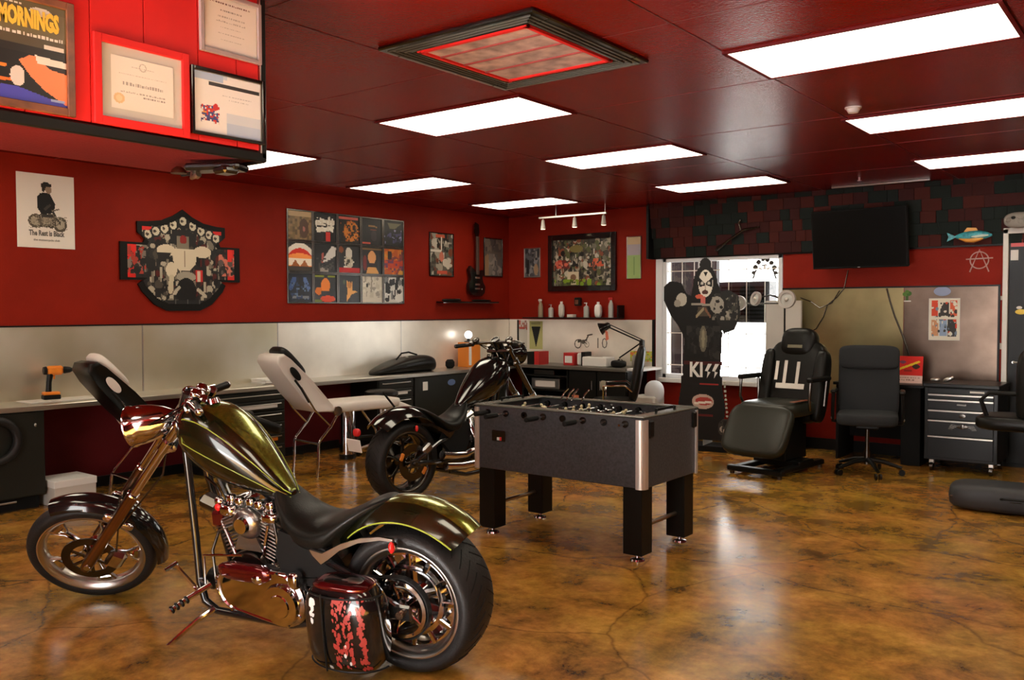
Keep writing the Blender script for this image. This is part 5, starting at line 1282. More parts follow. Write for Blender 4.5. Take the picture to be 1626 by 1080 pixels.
# bench along the back wall
YC=9.22
o=MB().bb((-7.095,YC,0.785),(-5.40,YB-0.008,0.825),0.004).build('worktop',mat('dark_worktop',(0.10,0.09,0.075),0.35)); tag(o,'dark worktop along the back wall under the bottle shelf','worktop')
o=MB().bb((-5.40,YC+0.02,0.80),(-5.20,YB-0.008,0.83),0.004).build('side_shelf','white'); tag(o,'short white shelf between the dark back worktop and the window','shelf')
t=empty('shelf_unit',(-6.85,YC+0.05,0),label='open dark shelf unit with boxes below the back worktop, behind the foosball table',cat='shelf unit')
for x_ in (-0.14,0.56): MB().bb((x_,0,0),(x_+0.02,0.45,0.785)).build('side_panel','black_satin',t)
MB().bb((-0.12,0.43,0),(0.56,0.45,0.785)).build('back_panel','black_satin',t)
for z in (0.05,0.28,0.50,0.68): MB().bb((-0.12,0.0,z),(0.56,0.43,z+0.018)).build('shelf','gunmetal',t)
def smallbox(nm,x0,x1,y0,y1,z0,z1,m,label,cat='box',bev=0.006,part=None):
    b=MB().bb((x0,y0,z0),(x1,y1,z1),bev); o=b.build(nm,m); tag(o,label,cat)
    if part: MB().bb((x0+(x1-x0)*0.15,y0-0.002,z0+(z1-z0)*0.2),(x1-(x1-x0)*0.15,y0-0.0002,z1-(z1-z0)*0.25)).build(part[0],part[1],o)
    return o
smallbox('storage_box',-6.86,-6.42,YC+0.08,YC+0.42,0.518,0.655,'satin','long grey box with a paper label on the middle shelf of the open shelf unit',part=('label','paper'))
smallbox('storage_box',-6.82,-6.50,YC+0.08,YC+0.40,0.698,0.765,'gunmetal','dark flat box on the top shelf of the open shelf unit')
smallbox('storage_box',-6.84,-6.36,YC+0.08,YC+0.40,0.298,0.40,'clear_plastic','pale flat box on the lower shelf of the open shelf unit')
t=empty('cabinet',(-6.25,YC+0.03,0),label='black cabinet with a note and stickers below the back worktop, left of the office chair',cat='cabinet')
MB().bb((0,0.02,0.05),(0.84,0.5,0.784),0.003).build('body','black_satin',t)
for k in range(2):
    d=MB().bb((0.01+0.42*k,0.0,0.07),(0.41+0.42*k,0.02,0.77),0.003).build('door','black_satin',t)
    MB().cyl((0.36-0.30*(1-k)*0+0.42*k-0.3*k,-0.02,0.55),(0.36+0.42*k-0.3*k,-0.02,0.66),0.005).build('handle','satin',d)
    if k==1: MB().ell((0.52,-0.003,0.61),(0.09,0.008,0.12),0.6).build('note',mat('beige_note',(0.42,0.38,0.28),0.6),d)
    else: MB().bb((0.06,-0.004,0.34),(0.16,-0.001,0.47),0).build('orange_sticker',mat('salmon_sticker',(0.65,0.20,0.10),0.5),d)
    if k==1: MB().ell((0.72,-0.003,0.44),(0.07,0.008,0.06),0.8).build('pink_sticker',mat('pink_sticker',(0.60,0.25,0.25),0.5),d)
# things on the back worktop
smallbox('book',-6.93,-6.82,9.30,9.52,0.825,0.99,'black_satin','upright black book at the left of the back worktop','book',0.002)
smallbox('book',-6.815,-6.74,9.30,9.52,0.825,0.995,'red_plastic','upright red book beside the black one on the back worktop','book',0.002)
smallbox('dispenser',-6.44,-6.28,9.42,9.62,0.825,0.985,'red_plastic','red box with white print in the middle of the back worktop','box',0.004,('print','paper'))
smallbox('bottle',-6.26,-6.19,9.45,9.55,0.825,0.985,'white','white bottle standing between the red box and the black box','bottle',0.02)
smallbox('speaker_box',-6.185,-6.125,9.44,9.60,0.825,1.00,'black_satin','narrow black box right of the white bottle on the back worktop','box')
t=empty('glove_box',(-5.93,9.45,0.825),label='wide white tissue box with a dark slot on the back worktop',cat='box'); MB().box((0,0,0.06),(0.36,0.2,0.12),0.01).build('body','paper',t); MB().ell((-0.02,-0.02,0.121),(0.2,0.06,0.008)).build('slot','bronze',t)
t=empty('tape_dispenser',(-5.62,9.42,0.825),label='black tape dispenser shape on the back worktop beneath the desk lamp',cat='tape dispenser'); MB().ell((0,0,0.045),(0.20,0.10,0.09),0.6).build('body','black_satin',t); MB().torus((0.02,0,0.06),(0,1,0),0.035,0.014,24,8).build('roll','gunmetal',t)
smallbox('cup',-5.49,-5.43,9.50,9.56,0.825,0.98,'satin','grey metal cup by the right end of the back worktop','cup',0.02)
t=empty('rack',(-7.33,9.42,0.805),label='grey wire rack with small tools in the corner of the worktops',cat='rack')
MB().tube([(-0.10,-0.10,0.0),(-0.10,-0.10,0.22),(0.22,-0.10,0.22),(0.22,-0.10,0.02)],0.005,8).tube([(-0.10,0.1,0.0),(-0.10,0.1,0.22),(0.22,0.1,0.22),(0.22,0.1,0.02)],0.005,8).bb((-0.11,-0.11,0.10),(0.23,0.11,0.108)).build('frame','satin',t)
b=MB().mat('black_satin').cyl((-7.17,9.42,1.028),(-7.17,9.42,1.40),0.012).box((-7.17,9.42,1.036),(0.26,0.04,0.016),0.004); o=b.build('stand',None); tag(o,'thin black upright stand in the corner of the back worktop','stand')
a=Art(30,42,(186,184,120)).rect(.15,.05,.85,.12,(150,148,100)).poly([(.15,.18),(.85,.18),(.5,.95)],(26,28,30))
t=empty('pennant_card',(-7.13,YB-0.008,1.19),label='pale yellow card with a black pointed pennant on the steel in the corner',cat='card'); sheet(a,0.22,0.38,'print',t,solid=0.002,m='print_matt')
a=Art(20,36,(206,202,192)).rect(0,0,1,.3,(170,120,110)).speck(0,0,1,.35,[(190,90,80),(210,204,196)],4,3,.6)
t=empty('card',(-7.36,YB-0.008,1.21),label='white note with reddish heading pinned beside the pennant card',cat='card'); sheet(a,0.16,0.36,'print',t,solid=0.002,m='print_matt')
t=empty('wall_decal',(-6.30,YB-0.0075,1.125),label='motorcycle drawing and thin number ten drawn on the pale steel sheet',cat='decal')
a=Art(64,40,None); K=(70,66,58)
a.k[:]=False; a.ring(.22,.68,.17,.27,.22,K).ring(.66,.70,.11,.18,.2,(120,116,104)).line(.25,.55,.62,.45,.05,K).line(.62,.45,.72,.18,.03,K).line(.70,.16,.90,.10,.04,K).ell(.48,.55,.10,.12,(90,86,78)).line(.5,.5,.66,.68,.02,K).ell(.3,.45,.1,.06,K)
sheet(a,0.32,0.22,'motorcycle_drawing',t,(-0.06,0,0),solid=0.0005,m='print_matt')
text('10',0.20,'number','grey_text',t,(0.21,0.0002,-0.03),sx=1.0,bold=-0.003)
# clamp desk lamp at the right
t=empty('desk_lamp',(-5.36,9.50,0.83),label='black jointed clamp lamp reaching over the back worktop beside the window',cat='lamp')
MB().box((0.02,0,0.17),(0.05,0.07,0.335),0.01).build('clamp_post','black_satin',t)
MB().tube([(-0.28,-0.03,0.11),(0.02,0,0.31)],0.009,8).tube([(0.02,0,0.31),(-0.42,-0.06,0.49)],0.009,8).tube([(0.02,0.02,0.335),(-0.40,-0.04,0.515)],0.006,8).build('arm','black_satin',t)
MB().lathe([(0.022,-0.07),(0.040,-0.05),(0.045,-0.01),(0.080,0.06),(0.082,0.065)],(-0.46,-0.07,0.49),(-0.75,-0.3,-0.35),28).build('shade','black_gloss',t)
MB().prism([(0,0),(0.035,-0.02),(0.05,-0.11),(0.01,-0.13)],(-0.44,-0.10,0.45),(1,0,0),(0,0,1),(0,0.004,0)).build('tag',mat('coral_tag',(0.75,0.2,0.12),0.5),t)
a=Art(40,24,(190,190,90)).speck(0,0,1,1,[(206,210,60),(150,170,60),(220,130,70),(190,190,120)],7,3)
t=empty('sticker_strip',(-5.50,YB-0.0085,0.95),label='green and yellow stickers along the bottom of the pale steel sheet',cat='stickers'); sheet(a,0.32,0.13,'print',t,solid=0.001,m='print_matt')
# office chair seen from the side in front of the back worktop
t=empty('office_chair',(-5.28,8.78,0),(0,0,R(208)),'black office chair with its back to the right, in front of the back worktop','office chair')
b=MB().ell((-0.25,0,0.80),(0.12,0.44,0.66),0.6,rot=Matrix.Rotation(R(-10),3,'Y')); b.build('backrest','leather',t,smooth=60)
MB().ell((0.02,0,0.47),(0.50,0.48,0.12),0.5).build('seat','leather',t,smooth=60)
for sy in (-1,1): MB().tube([(0.12,sy*0.25,0.46),(0.12,sy*0.28,0.68),(-0.12,sy*0.28,0.69),(-0.20,sy*0.24,0.62)],0.014,8).build('armrest','chrome',t)
MB().cyl((0,0,0.08),(0,0,0.43),0.025).build('column','chrome',t)
for k in range(5):
    a=2*PI*k/5; l=MB().tube([(0,0,0.10),(0.28*math.cos(a),0.28*math.sin(a),0.065)],[0.024,0.014],10).build('foot','black_satin',t)
    MB().cyl((0.28*math.cos(a)-0.015*math.sin(a),0.28*math.sin(a)+0.015*math.cos(a),0.028),(0.28*math.cos(a)+0.015*math.sin(a),0.28*math.sin(a)-0.015*math.cos(a),0.028),0.028,None,16).build('castor','black_satin',l)
t=empty('waste_bin',(-5.10,9.30,0),label='white bin with a bulging white liner under the window, left of the cutout',cat='bin')
MB().bb((-0.20,-0.13,0.0),(0.11,0.13,0.52),0.02).build('body','offwhite',t)
MB().ell((0.04,0,0.56),(0.22,0.22,0.28),0.85).build('liner','clearcan',t)

# ================================================================ life-size cardboard cutout of a costumed rock bassist
def cutout():
    a=Art(126,255,None); K=(16,16,17); DK=(30,31,31); SK=(216,210,198); SI=(150,146,134); GD=(150,140,112); BR=(120,84,62)
    # body, boots, cape (u: 0 left .. 1 right, v: 0 top .. 1 bottom)
    a.poly([(.36,.19),(.66,.19),(.72,.40),(.70,.62),(.76,.80),(.72,.97),(.52,.97),(.24,.97),(.20,.80),(.26,.62),(.28,.40)],K)
    a.poly([(.02,.15),(.10,.12),(.24,.13),(.30,.19),(.36,.20),(.40,.36),(.30,.45),(.20,.36),(.10,.30),(.02,.22)],K)
    a.poly([(.62,.19),(.78,.17),(.90,.20),(.93,.30),(.86,.38),(.74,.40),(.66,.34)],DK)
    a.ell(.52,.035,.065,.035,K).ell(.52,.075,.085,.045,K).ell(.52,.135,.14,.095,K).ell(.43,.20,.07,.07,K).ell(.63,.20,.07,.07,K)
    # painted face
    a.ell(.525,.135,.085,.072,SK).poly([(.44,.10),(.52,.135),(.61,.10),(.60,.155),(.53,.145),(.45,.155)],(26,26,28)).poly([(.50,.075),(.525,.10),(.55,.075)],K)
    a.ell(.485,.135,.018,.008,(190,186,176)).ell(.565,.135,.018,.008,(190,186,176)).line(.525,.14,.525,.165,.006,(176,168,156)).ell(.52,.182,.035,.012,(70,40,36)).ell(.455,.205,.05,.012,(196,90,66)).rect(.47,.205,.52,.245,(196,104,96))
    # armour, gloves, belt
    a.ell(.24,.22,.065,.035,(184,180,168)).ell(.19,.24,.04,.02,SI).blobs(.60,.19,.90,.33,[(60,60,56),(110,106,96),(40,40,40),(150,146,134)],60,.025,5)
    a.ell(.66,.25,.08,.045,(150,146,136)).line(.36,.245,.68,.25,.006,SI).poly([(.44,.26),(.54,.26),(.58,.31),(.42,.31)],(70,62,52)).line(.42,.31,.50,.27,.008,GD).line(.58,.31,.52,.27,.008,BR)
    a.blobs(.30,.36,.70,.54,[(28,28,28),(44,44,42),(20,20,20)],60,.04,6).ell(.50,.43,.045,.07,(104,100,86)).ell(.50,.43,.02,.05,(140,134,112)).blobs(.62,.20,.88,.34,[(30,30,30)],20,.02,9)
    # boots with studs and the round print
    a.poly([(.24,.63),(.72,.63),(.74,.96),(.22,.96)],(14,11,12)).rect(.27,.55,.72,.57,(70,20,20)).ell(.50,.765,.13,.040,(196,170,156)).ell(.51,.762,.10,.022,(170,60,54)).line(.40,.775,.60,.765,.006,(236,226,214)).rect(.38,.83,.62,.845,(96,20,20)).rect(.46,.665,.68,.675,(150,40,36))
    for k in range(9): a.ell(.75+.004*k,.66+.022*k,.012,.006,(196,192,176))
    a.ell(.76,.90,.08,.05,(60,58,54)).blobs(.70,.86,.83,.95,[(60,60,58),(176,170,160),(30,30,30)],24,.025,3)
    # keep the cutout to its own outline
    t=empty('cardboard_cutout',(-4.23,8.86,0.06),(0,0,R(6)),'life-size cardboard cutout of a black-clad rock musician before the window','cardboard cutout')
    W,H=0.95,2.03
    sheet(a,W,H,'figure',t,(0,0,H/2),solid=0.008,m='print_matt')
    text('KI',0.22,'lettering','white_ink',t,(-0.075,-0.004,0.815),bold=0.007,sx=0.80)
    b=MB()
    for x in (0.045,0.125): b.prism([(x,.735),(x+.040,.800),(x+.008,.806),(x+.055,.890),(x+.012,.890),(x-.022,.812),(x+.012,.806)],(0,-0.004,0),(1,0,0),(0,0,1),(0,-0.001,0))
    b.build('lettering','white_ink',t,smooth=0)
    b=MB().prism([(0,0),(0.30,0),(0.02,0.9)],(-0.0,0.008,0.0),(0,1,0),(0,0,1),(0.004,0,0)); b.build('easel_strut','paper',t)
    MB().bb((-0.30,-0.02,-0.06),(0.28,0.32,0.0)).build('base','black_matt',t)
cutout()
# cartoon-like head outline sticker on the upper window pane
a=Art(44,34,None); c=(60,54,50)
for (x,y,r) in ((.30,.22,.09),(.45,.12,.07),(.60,.14,.08),(.74,.26,.09),(.18,.42,.09),(.84,.46,.09),(.12,.66,.07),(.90,.70,.07)): a.ell(x,y,r,r*1.1,c)
a.line(.20,.55,.10,.9,.03,c).line(.80,.55,.90,.92,.03,c).line(.42,.36,.58,.36,.03,c).line(.34,.46,.40,.54,.03,(190,150,110)).line(.66,.46,.60,.54,.03,(190,150,110)).line(.5,.4,.5,.5,.015,(150,120,90))
t=empty('window_sticker',(-3.94,YB+0.055,2.00),label='dark spiky head-shaped sticker on the upper right of the window glass',cat='sticker'); sheet(a,0.34,0.27,'drawing',t,solid=0.001,m='print_matt')
# white tall cupboard doors right of the window, behind the tattoo chair
t=empty('white_board',(-3.66,9.60,0),label='tall white panel with a dark centre gap, between the window and the steel sheet',cat='panel')
MB().bb((-0.16,-0.02,0.62),(0.045,0.02,1.63),0.004).build('board','offwhite',t); MB().bb((0.065,-0.02,0.62),(0.24,0.02,1.63),0.004).build('board','offwhite',t)
MB().bb((0.045,-0.012,0.60),(0.065,0.012,1.66)).build('post','black_satin',t); MB().bb((-0.16,-0.06,0.0),(0.24,0.1,0.62)).build('base','black_satin',t)
# round magnifier lamps
def magnifier(x,y,z,r,face,label,arm):
    t=empty('magnifier_lamp',(x,y,z),label=label,cat='lamp')
    f=Vector(face).normalized()
    MB().lathe([(r*0.72,-0.012),(r,-0.018),(r*1.02,0.0),(r,0.018),(r*0.72,0.014)],(0,0,0),f,36,closed=True,cap=False).build('lamp_ring',mat('grey_lamp_plastic',(0.42,0.38,0.35),0.4) if 'grey_lamp_plastic' not in bpy.data.materials else bpy.data.materials['grey_lamp_plastic'],t)
    MB().lathe([(0.004,0.006),(r*0.5,0.004),(r*0.73,0.0)],(0,0,0),f,32).build('lens','clear_plastic',t)
    MB().ell(tuple(f*0.010),(r*0.45,r*0.45,r*0.45)).build('bulb_housing','offwhite',t)
    MB().tube([Vector(p)-Vector((x,y,z)) for p in arm],0.008,8).build('arm','gunmetal',t)
magnifier(-3.42,9.15,1.640,0.095,(-0.1,-1,0.1),'large round grey magnifier lamp at the top left corner of the steel sheet',[(-3.42,9.16,1.64),(-3.62,9.30,1.68),(-3.60,9.56,1.62)])
magnifier(-3.78,9.20,1.650,0.075,(-0.5,-0.8,0.2),'smaller dark round magnifier lamp in front of the white panel',[(-3.78,9.21,1.65),(-3.68,9.35,1.69),(-3.60,9.56,1.64)])
magnifier(-3.98,9.22,1.605,0.080,(0,-1,0.0),'round white magnifier lamp in front of the dark window air unit',[(-3.98,9.23,1.605),(-3.80,9.35,1.60),(-3.60,9.56,1.60)])

# ================================================================ shingled band, television and wall decorations
t=empty('shingle_panel',(0,0,0),label='band of red-brown and dark green square shingles along the top of the window wall',cat='shingles')
cols=[mat('shingle_red',(0.060,0.012,0.009),0.85,spec=0.2),mat('shingle_brown',(0.042,0.010,0.009),0.85,spec=0.2),mat('shingle_green',(0.011,0.015,0.013),0.85,spec=0.2)]
rg=random.Random(17); x0,x1=-5.30,XR-0.02
z=2.165; row=0
def sy(zz): return YB-0.05-(zz-2.165)*0.20
SB=MB(); SB.mats=cols
while z<2.80:
    h=0.118; x=x0-rg.random()*0.1; 
    while x<x1:
        w_=rg.choice([0.11,0.15,0.19]); k=rg.choice([0,1,2,2,0,1,2]); za,zb_=z,min(z+h,2.808)
        xa,xb_=max(x,x0),min(x+w_-0.004,x1)
        if xb_>xa+0.01 and zb_>za+0.01: 
            b=SB; b.cur=k; d=0.010+0.006*rg.random(); ya,yb2=sy(za)-d,sy(zb_)
            b.raw([(xa,ya,za),(xb_,ya,za),(xb_,yb2,zb_),(xa,yb2,zb_),(xa,sy(za)+0.01,za),(xb_,sy(za)+0.01,za),(xb_,yb2+0.01,zb_),(xa,yb2+0.01,zb_)],[(0,1,2,3),(4,7,6,5),(0,4,5,1),(3,2,6,7),(0,3,7,4),(1,5,6,2)])
        x+=w_
    z+=h; row+=1
for q_ in range(3): M[cols[q_].name]=cols[q_]
SB.mats=[c_.name for c_ in cols]
SB.mat('black_satin').raw([(x0,sy(2.165)+0.012,2.15),(x1,sy(2.165)+0.012,2.15),(x1,sy(2.80)+0.012,2.808),(x0,sy(2.80)+0.012,2.808),(x0,YB-0.001,2.15),(x1,YB-0.001,2.15),(x1,YB-0.001,2.808),(x0,YB-0.001,2.808)],[(0,1,2,3),(4,7,6,5),(0,4,5,1),(3,2,6,7),(0,3,7,4),(1,5,6,2)]).build('shingles',None,t,smooth=0)
MB().bb((x0-0.03,YB-0.20,2.15),(x0,YB-0.001,2.808)).build('end_board','black_satin',t)
# dark branch-like ornament lying over the shingles
b=MB().tube([(-4.45,YB-0.10,2.25),(-4.28,YB-0.13,2.34),(-4.10,YB-0.15,2.44),(-3.92,YB-0.15,2.46)],[0.012,0.014,0.018,0.010],8).tube([(-4.14,YB-0.14,2.42),(-4.16,YB-0.16,2.52),(-4.13,YB-0.17,2.55)],0.012,8)
b.tube([(-4.30,YB-0.12,2.33),(-4.46,YB-0.11,2.22)],0.018,8); o=b.build('wall_ornament','gunmetal'); tag(o,'thin dark branching ornament fixed across the shingles above the cutout','ornament')
t=empty('television',(-2.79,YB-0.33,2.262),(R(7),0,R(-4)),'large black flat television on the shingled wall above the steel sheets','television')
MB().bb((-0.49,0.0,-0.305),(0.49,0.045,0.305),0.008).build('housing','black_matt',t); MB().bb((-0.475,-0.002,-0.285),(0.475,0.0005,0.292)).build('screen','screen',t)
MB().bb((-0.06,0.045,-0.27),(0.06,0.285,-0.17),0.01).build('wall_bracket','black_satin',t); MB().ell((0,-0.003,-0.295),(0.03,0.003,0.008)).build('badge','satin',t)
t=empty('fish_plaque',(-1.79,YB-0.13,2.245),(0,0,R(2)),'painted blue and orange fish plaque on the wall by the door','fish plaque')
M['fish_blue']=mat('fish_blue',(0.04,0.30,0.36),0.35,noise=0.5,nscale=30); M['fish_orange']=mat('fish_orange',(0.75,0.34,0.05),0.4); M['fish_white']=mat('fish_white',(0.6,0.72,0.62),0.4)
MB().rings([[(x,-0.03*w_*math.cos(2*PI*k/16),zc+h*math.sin(2*PI*k/16)) for k in range(16)] for x,zc,h,w_ in ((-0.12,0,0.015,0.3),(-0.07,0,0.035,0.7),(0,0.0,0.052,1),(0.08,0.004,0.050,1),(0.15,0.006,0.032,0.8),(0.20,0.004,0.010,0.3))]).build('body','fish_blue',t,smooth=60)
MB().rings([[(x,-0.004-0.03*w_*math.cos(2*PI*k/16),zc+h*math.sin(2*PI*k/16)) for k in range(16)] for x,zc,h,w_ in ((-0.09,-0.018,0.008,0.3),(-0.03,-0.036,0.022,0.8),(0.04,-0.038,0.026,1),(0.10,-0.028,0.018,0.7),(0.14,-0.016,0.006,0.3))]).build('belly','fish_orange',t,smooth=60)
MB().rings([[(x,-0.008-0.03*w_*math.cos(2*PI*k/16),zc+h*math.sin(2*PI*k/16)) for k in range(16)] for x,zc,h,w_ in ((0.0,-0.006,0.008,0.6),(0.06,-0.006,0.018,0.95),(0.12,-0.002,0.018,0.9),(0.17,0.002,0.008,0.5))]).build('cheek','fish_white',t,smooth=60)
MB().prism([(-0.11,0),(-0.20,0.045),(-0.185,0),(-0.20,-0.045)],(0,0.004,0),(1,0,0),(0,0,1),(0,-0.008,0)).build('tail','fish_blue',t)
MB().prism([(-0.05,0.045),(-0.02,0.085),(0.06,0.080),(0.08,0.045)],(0,0.004,0),(1,0,0),(0,0,1),(0,-0.008,0)).build('dorsal_fin','fish_orange',t)
t=empty('wall_symbol',(-1.72,YB-0.004,2.015),label='pale painted letter A in a circle on the red wall beneath the fish',cat='wall symbol')
b=MB(); b.torus((0,0,0),(0,1,0),0.082,0.006,40,6); b.tube([(-0.085,0,-0.115),(0.0,0,0.105),(0.085,0,-0.115)],0.007,6); b.tube([(-0.12,0,0.012),(0.12,0,0.018)],0.007,6); b.build('lettering',mat('pale_pink_paint',(0.55,0.36,0.32),0.6),t)
# papers on the steel sheets
a=Art(52,74,(232,226,210))
for (x0_,y0_,x1_,y1_,c) in ((.08,.04,.28,.42,(206,70,44)),(.36,.10,.66,.42,(60,56,56)),(.70,.04,.92,.42,(216,100,70)),(.08,.52,.30,.90,(206,150,110)),(.34,.52,.60,.90,(150,170,200)),(.62,.50,.90,.92,(60,58,58))): a.rect(x0_,y0_,x1_,y1_,c)
a.blobs(.08,.06,.92,.92,[(232,226,210),(60,56,54),(206,70,44),(110,130,150)],70,.045,9).rect(.05,.44,.95,.50,(232,226,210))
t=empty('tattoo_flash_sheet',(-2.03,YB-0.008,1.43),label='white sheet of small red and black tattoo drawings on the brownish steel',cat='poster'); MB().bb((-0.145,-0.001,-0.212),(0.145,0.0,0.212)).build('sheet','paper',t,smooth=0); sheet(a,0.28,0.415,'drawings',t,(0,-0.002,0),m='print_matt')
o=MB().ell((-2.05,YB-0.012,1.712),(0.16,0.008,0.095)).build('oval_sticker',mat('pale_blue_sticker',(0.30,0.36,0.55),0.4)); tag(o,'pale blue oval sticker on the steel above the tattoo drawings','sticker')
a=Art(16,20,None); a.k[:]=False; a.line(.5,1,.5,.4,.1,(60,90,40)).ell(.3,.35,.25,.18,(80,120,50)).ell(.7,.3,.25,.2,(60,100,40)).ell(.5,.15,.2,.15,(80,120,50)).rect(.2,.9,.85,1,(200,200,190))
t=empty('plant_sticker',(-2.385,YB-0.008,1.67),label='small green plant-shaped sticker near the top of the steel sheet',cat='sticker'); sheet(a,0.10,0.12,'drawing',t,solid=0.001,m='print_matt')
def cord(name,pts,label,r=0.006,m='gunmetal'):
    o=MB().tube(pts,r,6).build(name,m); tag(o,label,'cord')
cord('power_cord',[(-2.98,YB-0.02,1.95),(-3.02,YB-0.016,1.76),(-3.10,YB-0.014,1.66),(-3.20,YB-0.014,1.58),(-3.24,YB-0.014,1.45),(-3.32,YB-0.014,1.32),(-3.46,YB-0.014,1.24)],'thin dark cord running down the steel sheet from the television to the tattoo chair')
cord('power_cord',[(-3.06,YB-0.045,1.735),(-3.14,YB-0.05,1.60),(-3.28,YB-0.02,1.55),(-3.38,YB-0.02,1.62),(-3.46,YB-0.12,1.66)],'looped dark cord from the magnifier lamp across the steel sheet')
cord('power_cord',[(-2.58,YB-0.03,1.75),(-2.55,YB-0.02,1.62),(-2.50,YB-0.02,1.46),(-2.42,YB-0.02,1.26),(-2.36,YB-0.02,1.08),(-2.34,YB-0.02,0.86)],'dark cord slanting down the steel sheet behind the office chair',0.010)

# ================================================================ black tattoo chair
def recliner():
    t=empty('reclining_chair',(-3.14,8.28,0),(0,0,R(-97)),'black padded reclining tattoo chair with a lowered leg rest in front of the steel sheet','tattoo chair')
    # local +x faces out over the leg rest
    rot=Matrix.Rotation(R(-14),3,'Y')
    MB().ell((-0.30,0,0.83),(0.20,0.60,0.82),0.5,n=36,k=20,rot=rot).build('backrest','leather',t,smooth=60)
    hr=MB().ell((-0.37,0,1.20),(0.20,0.36,0.30),0.62,n=32,k=16,rot=rot).build('headrest','leather',t,smooth=60)
    MB().box((-0.262,0.0,1.175),(0.004,0.15,0.030),0.0,rot).build('badge',mat('olive_badge',(0.16,0.15,0.09),0.4),hr)
    b=MB()
    for sy in (-1,1): b.piece().ell((-0.25,sy*0.27,0.80),(0.19,0.13,0.70),0.55,rot=rot)
    b.build_split('side_bolster','leather',t,smooth=60)
    b=MB().mat('satin')
    for y,z0,z1 in ((0.055,0.78,1.03),(-0.075,0.78,1.04),(-0.165,0.84,1.03)): b.box((-0.192-(0.0+(z0+z1)/2-0.83)*0.25,y,(z0+z1)/2),(0.006,0.035,z1-z0),0.002,rot)
    b.box((-0.182,-0.01,0.79),(0.006,0.30,0.055),0.003,rot).box((-0.225,-0.12,0.92),(0.006,0.13,0.035),0.003,rot)
    b.build('metal_inlay',None,t)
    MB().ell((0.06,0,0.60),(0.62,0.58,0.15),0.45,n=32,k=12).build('seat','olive_leather',t,smooth=60)
    MB().box((0.10,0.24,0.682),(0.30,0.05,0.006),0.002).build('red_piping',mat('rust_trim',(0.25,0.07,0.03),0.4),t)
    lr=Matrix.Rotation(R(57),3,'Y')
    MB().ell((0.45,0,0.42),(0.52,0.64,0.12),0.42,n=32,k=12,rot=lr).build('leg_rest','olive_leather',t,smooth=60)
    for sy in (-1,1):
        a_=MB().bb((-0.25,sy*0.355-0.028,0.86),(0.16,sy*0.355+0.028,0.905),0.012).build('armrest','black_satin',t)
        [MB().tube(p_,0.014,8).build('arm_bracket','gunmetal',a_) for p_ in ([(0.13,sy*0.355,0.87),(0.15,sy*0.355,0.70),(0.10,sy*0.34,0.60)],[(-0.20,sy*0.355,0.87),(-0.18,sy*0.34,0.62)])]
    MB().bb((-0.26,-0.13,0.11),(0.16,0.13,0.54),0.01).build('pedestal','black_satin',t)
    MB().bb((-0.42,-0.24,0.03),(0.50,-0.16,0.08),0.01).bb((-0.42,0.16,0.03),(0.50,0.24,0.08),0.01).bb((-0.2,-0.24,0.05),(0.1,0.24,0.11),0.01).bb((0.44,-0.28,0.03),(0.52,0.28,0.08),0.01).build('base_frame','black_satin',t)
    for x,y in ((-0.40,-0.2),(-0.40,0.2),(0.48,-0.24),(0.48,0.24)): MB().cyl((x,y,0),(x,y,0.03),0.022,None,16).build('glide','gunmetal',t)
recliner()
# charcoal office chair facing the wall-side desk, seen from the front right
def ochair():
    t=empty('office_chair',(-2.42,8.55,0),(0,0,R(-76)),'tall charcoal fabric office chair on five castors in front of the brownish steel','office chair')
    rot=Matrix.Rotation(R(-7),3,'Y')
    MB().ell((-0.23,0,0.84),(0.10,0.54,0.70),0.30,n=36,k=18,rot=rot).build('backrest','fabric',t,smooth=60)
    MB().ell((-0.235,0,1.075),(0.125,0.54,0.23),0.40,n=36,k=14,rot=rot).build('head_cushion','fabric',t,smooth=60)
    MB().ell((0.02,0,0.525),(0.52,0.53,0.12),0.38,n=36,k=12).build('seat','fabric',t,smooth=60)
    for sy in (-1,1):
        a_=MB().bb((-0.17,sy*0.295-0.025,0.755),(0.12,sy*0.295+0.025,0.785),0.012).build('armrest','black_satin',t)
        MB().tube([(0.08,sy*0.295,0.76),(0.10,sy*0.30,0.60),(0.05,sy*0.30,0.49),(0.0,sy*0.20,0.47)],0.016,8).build('arm_post','black_satin',a_); MB().ell((0.06,sy*0.31,0.52),(0.03,0.02,0.03)).build('knob','satin',a_)
    MB().bb((-0.12,-0.10,0.43),(0.12,0.10,0.475),0.01).build('tilt_plate','black_satin',t)
    MB().tube([(-0.10,0,0.46),(-0.24,0,0.48),(-0.265,0,0.60)],0.018,8).build('back_bracket','black_satin',t)
    MB().cyl((0,0,0.12),(0,0,0.44),0.020).cyl((0,0,0.09),(0,0,0.22),0.030).build('column','gunmetal',t)
    for k in range(5):
        a=2*PI*k/5+0.35; l=MB().tube([(0,0,0.135),(0.14*math.cos(a),0.14*math.sin(a),0.12),(0.30*math.cos(a),0.30*math.sin(a),0.07)],[0.026,0.020,0.014],10).build('foot','black_satin',t)
        for s in (-1,1): MB().cyl((0.30*math.cos(a)-s*0.012*math.sin(a),0.30*math.sin(a)+s*0.012*math.cos(a),0.027),(0.30*math.cos(a)-s*0.028*math.sin(a),0.30*math.sin(a)+s*0.028*math.cos(a),0.027),0.027,None,16).build('castor','black_satin',l)
ochair()
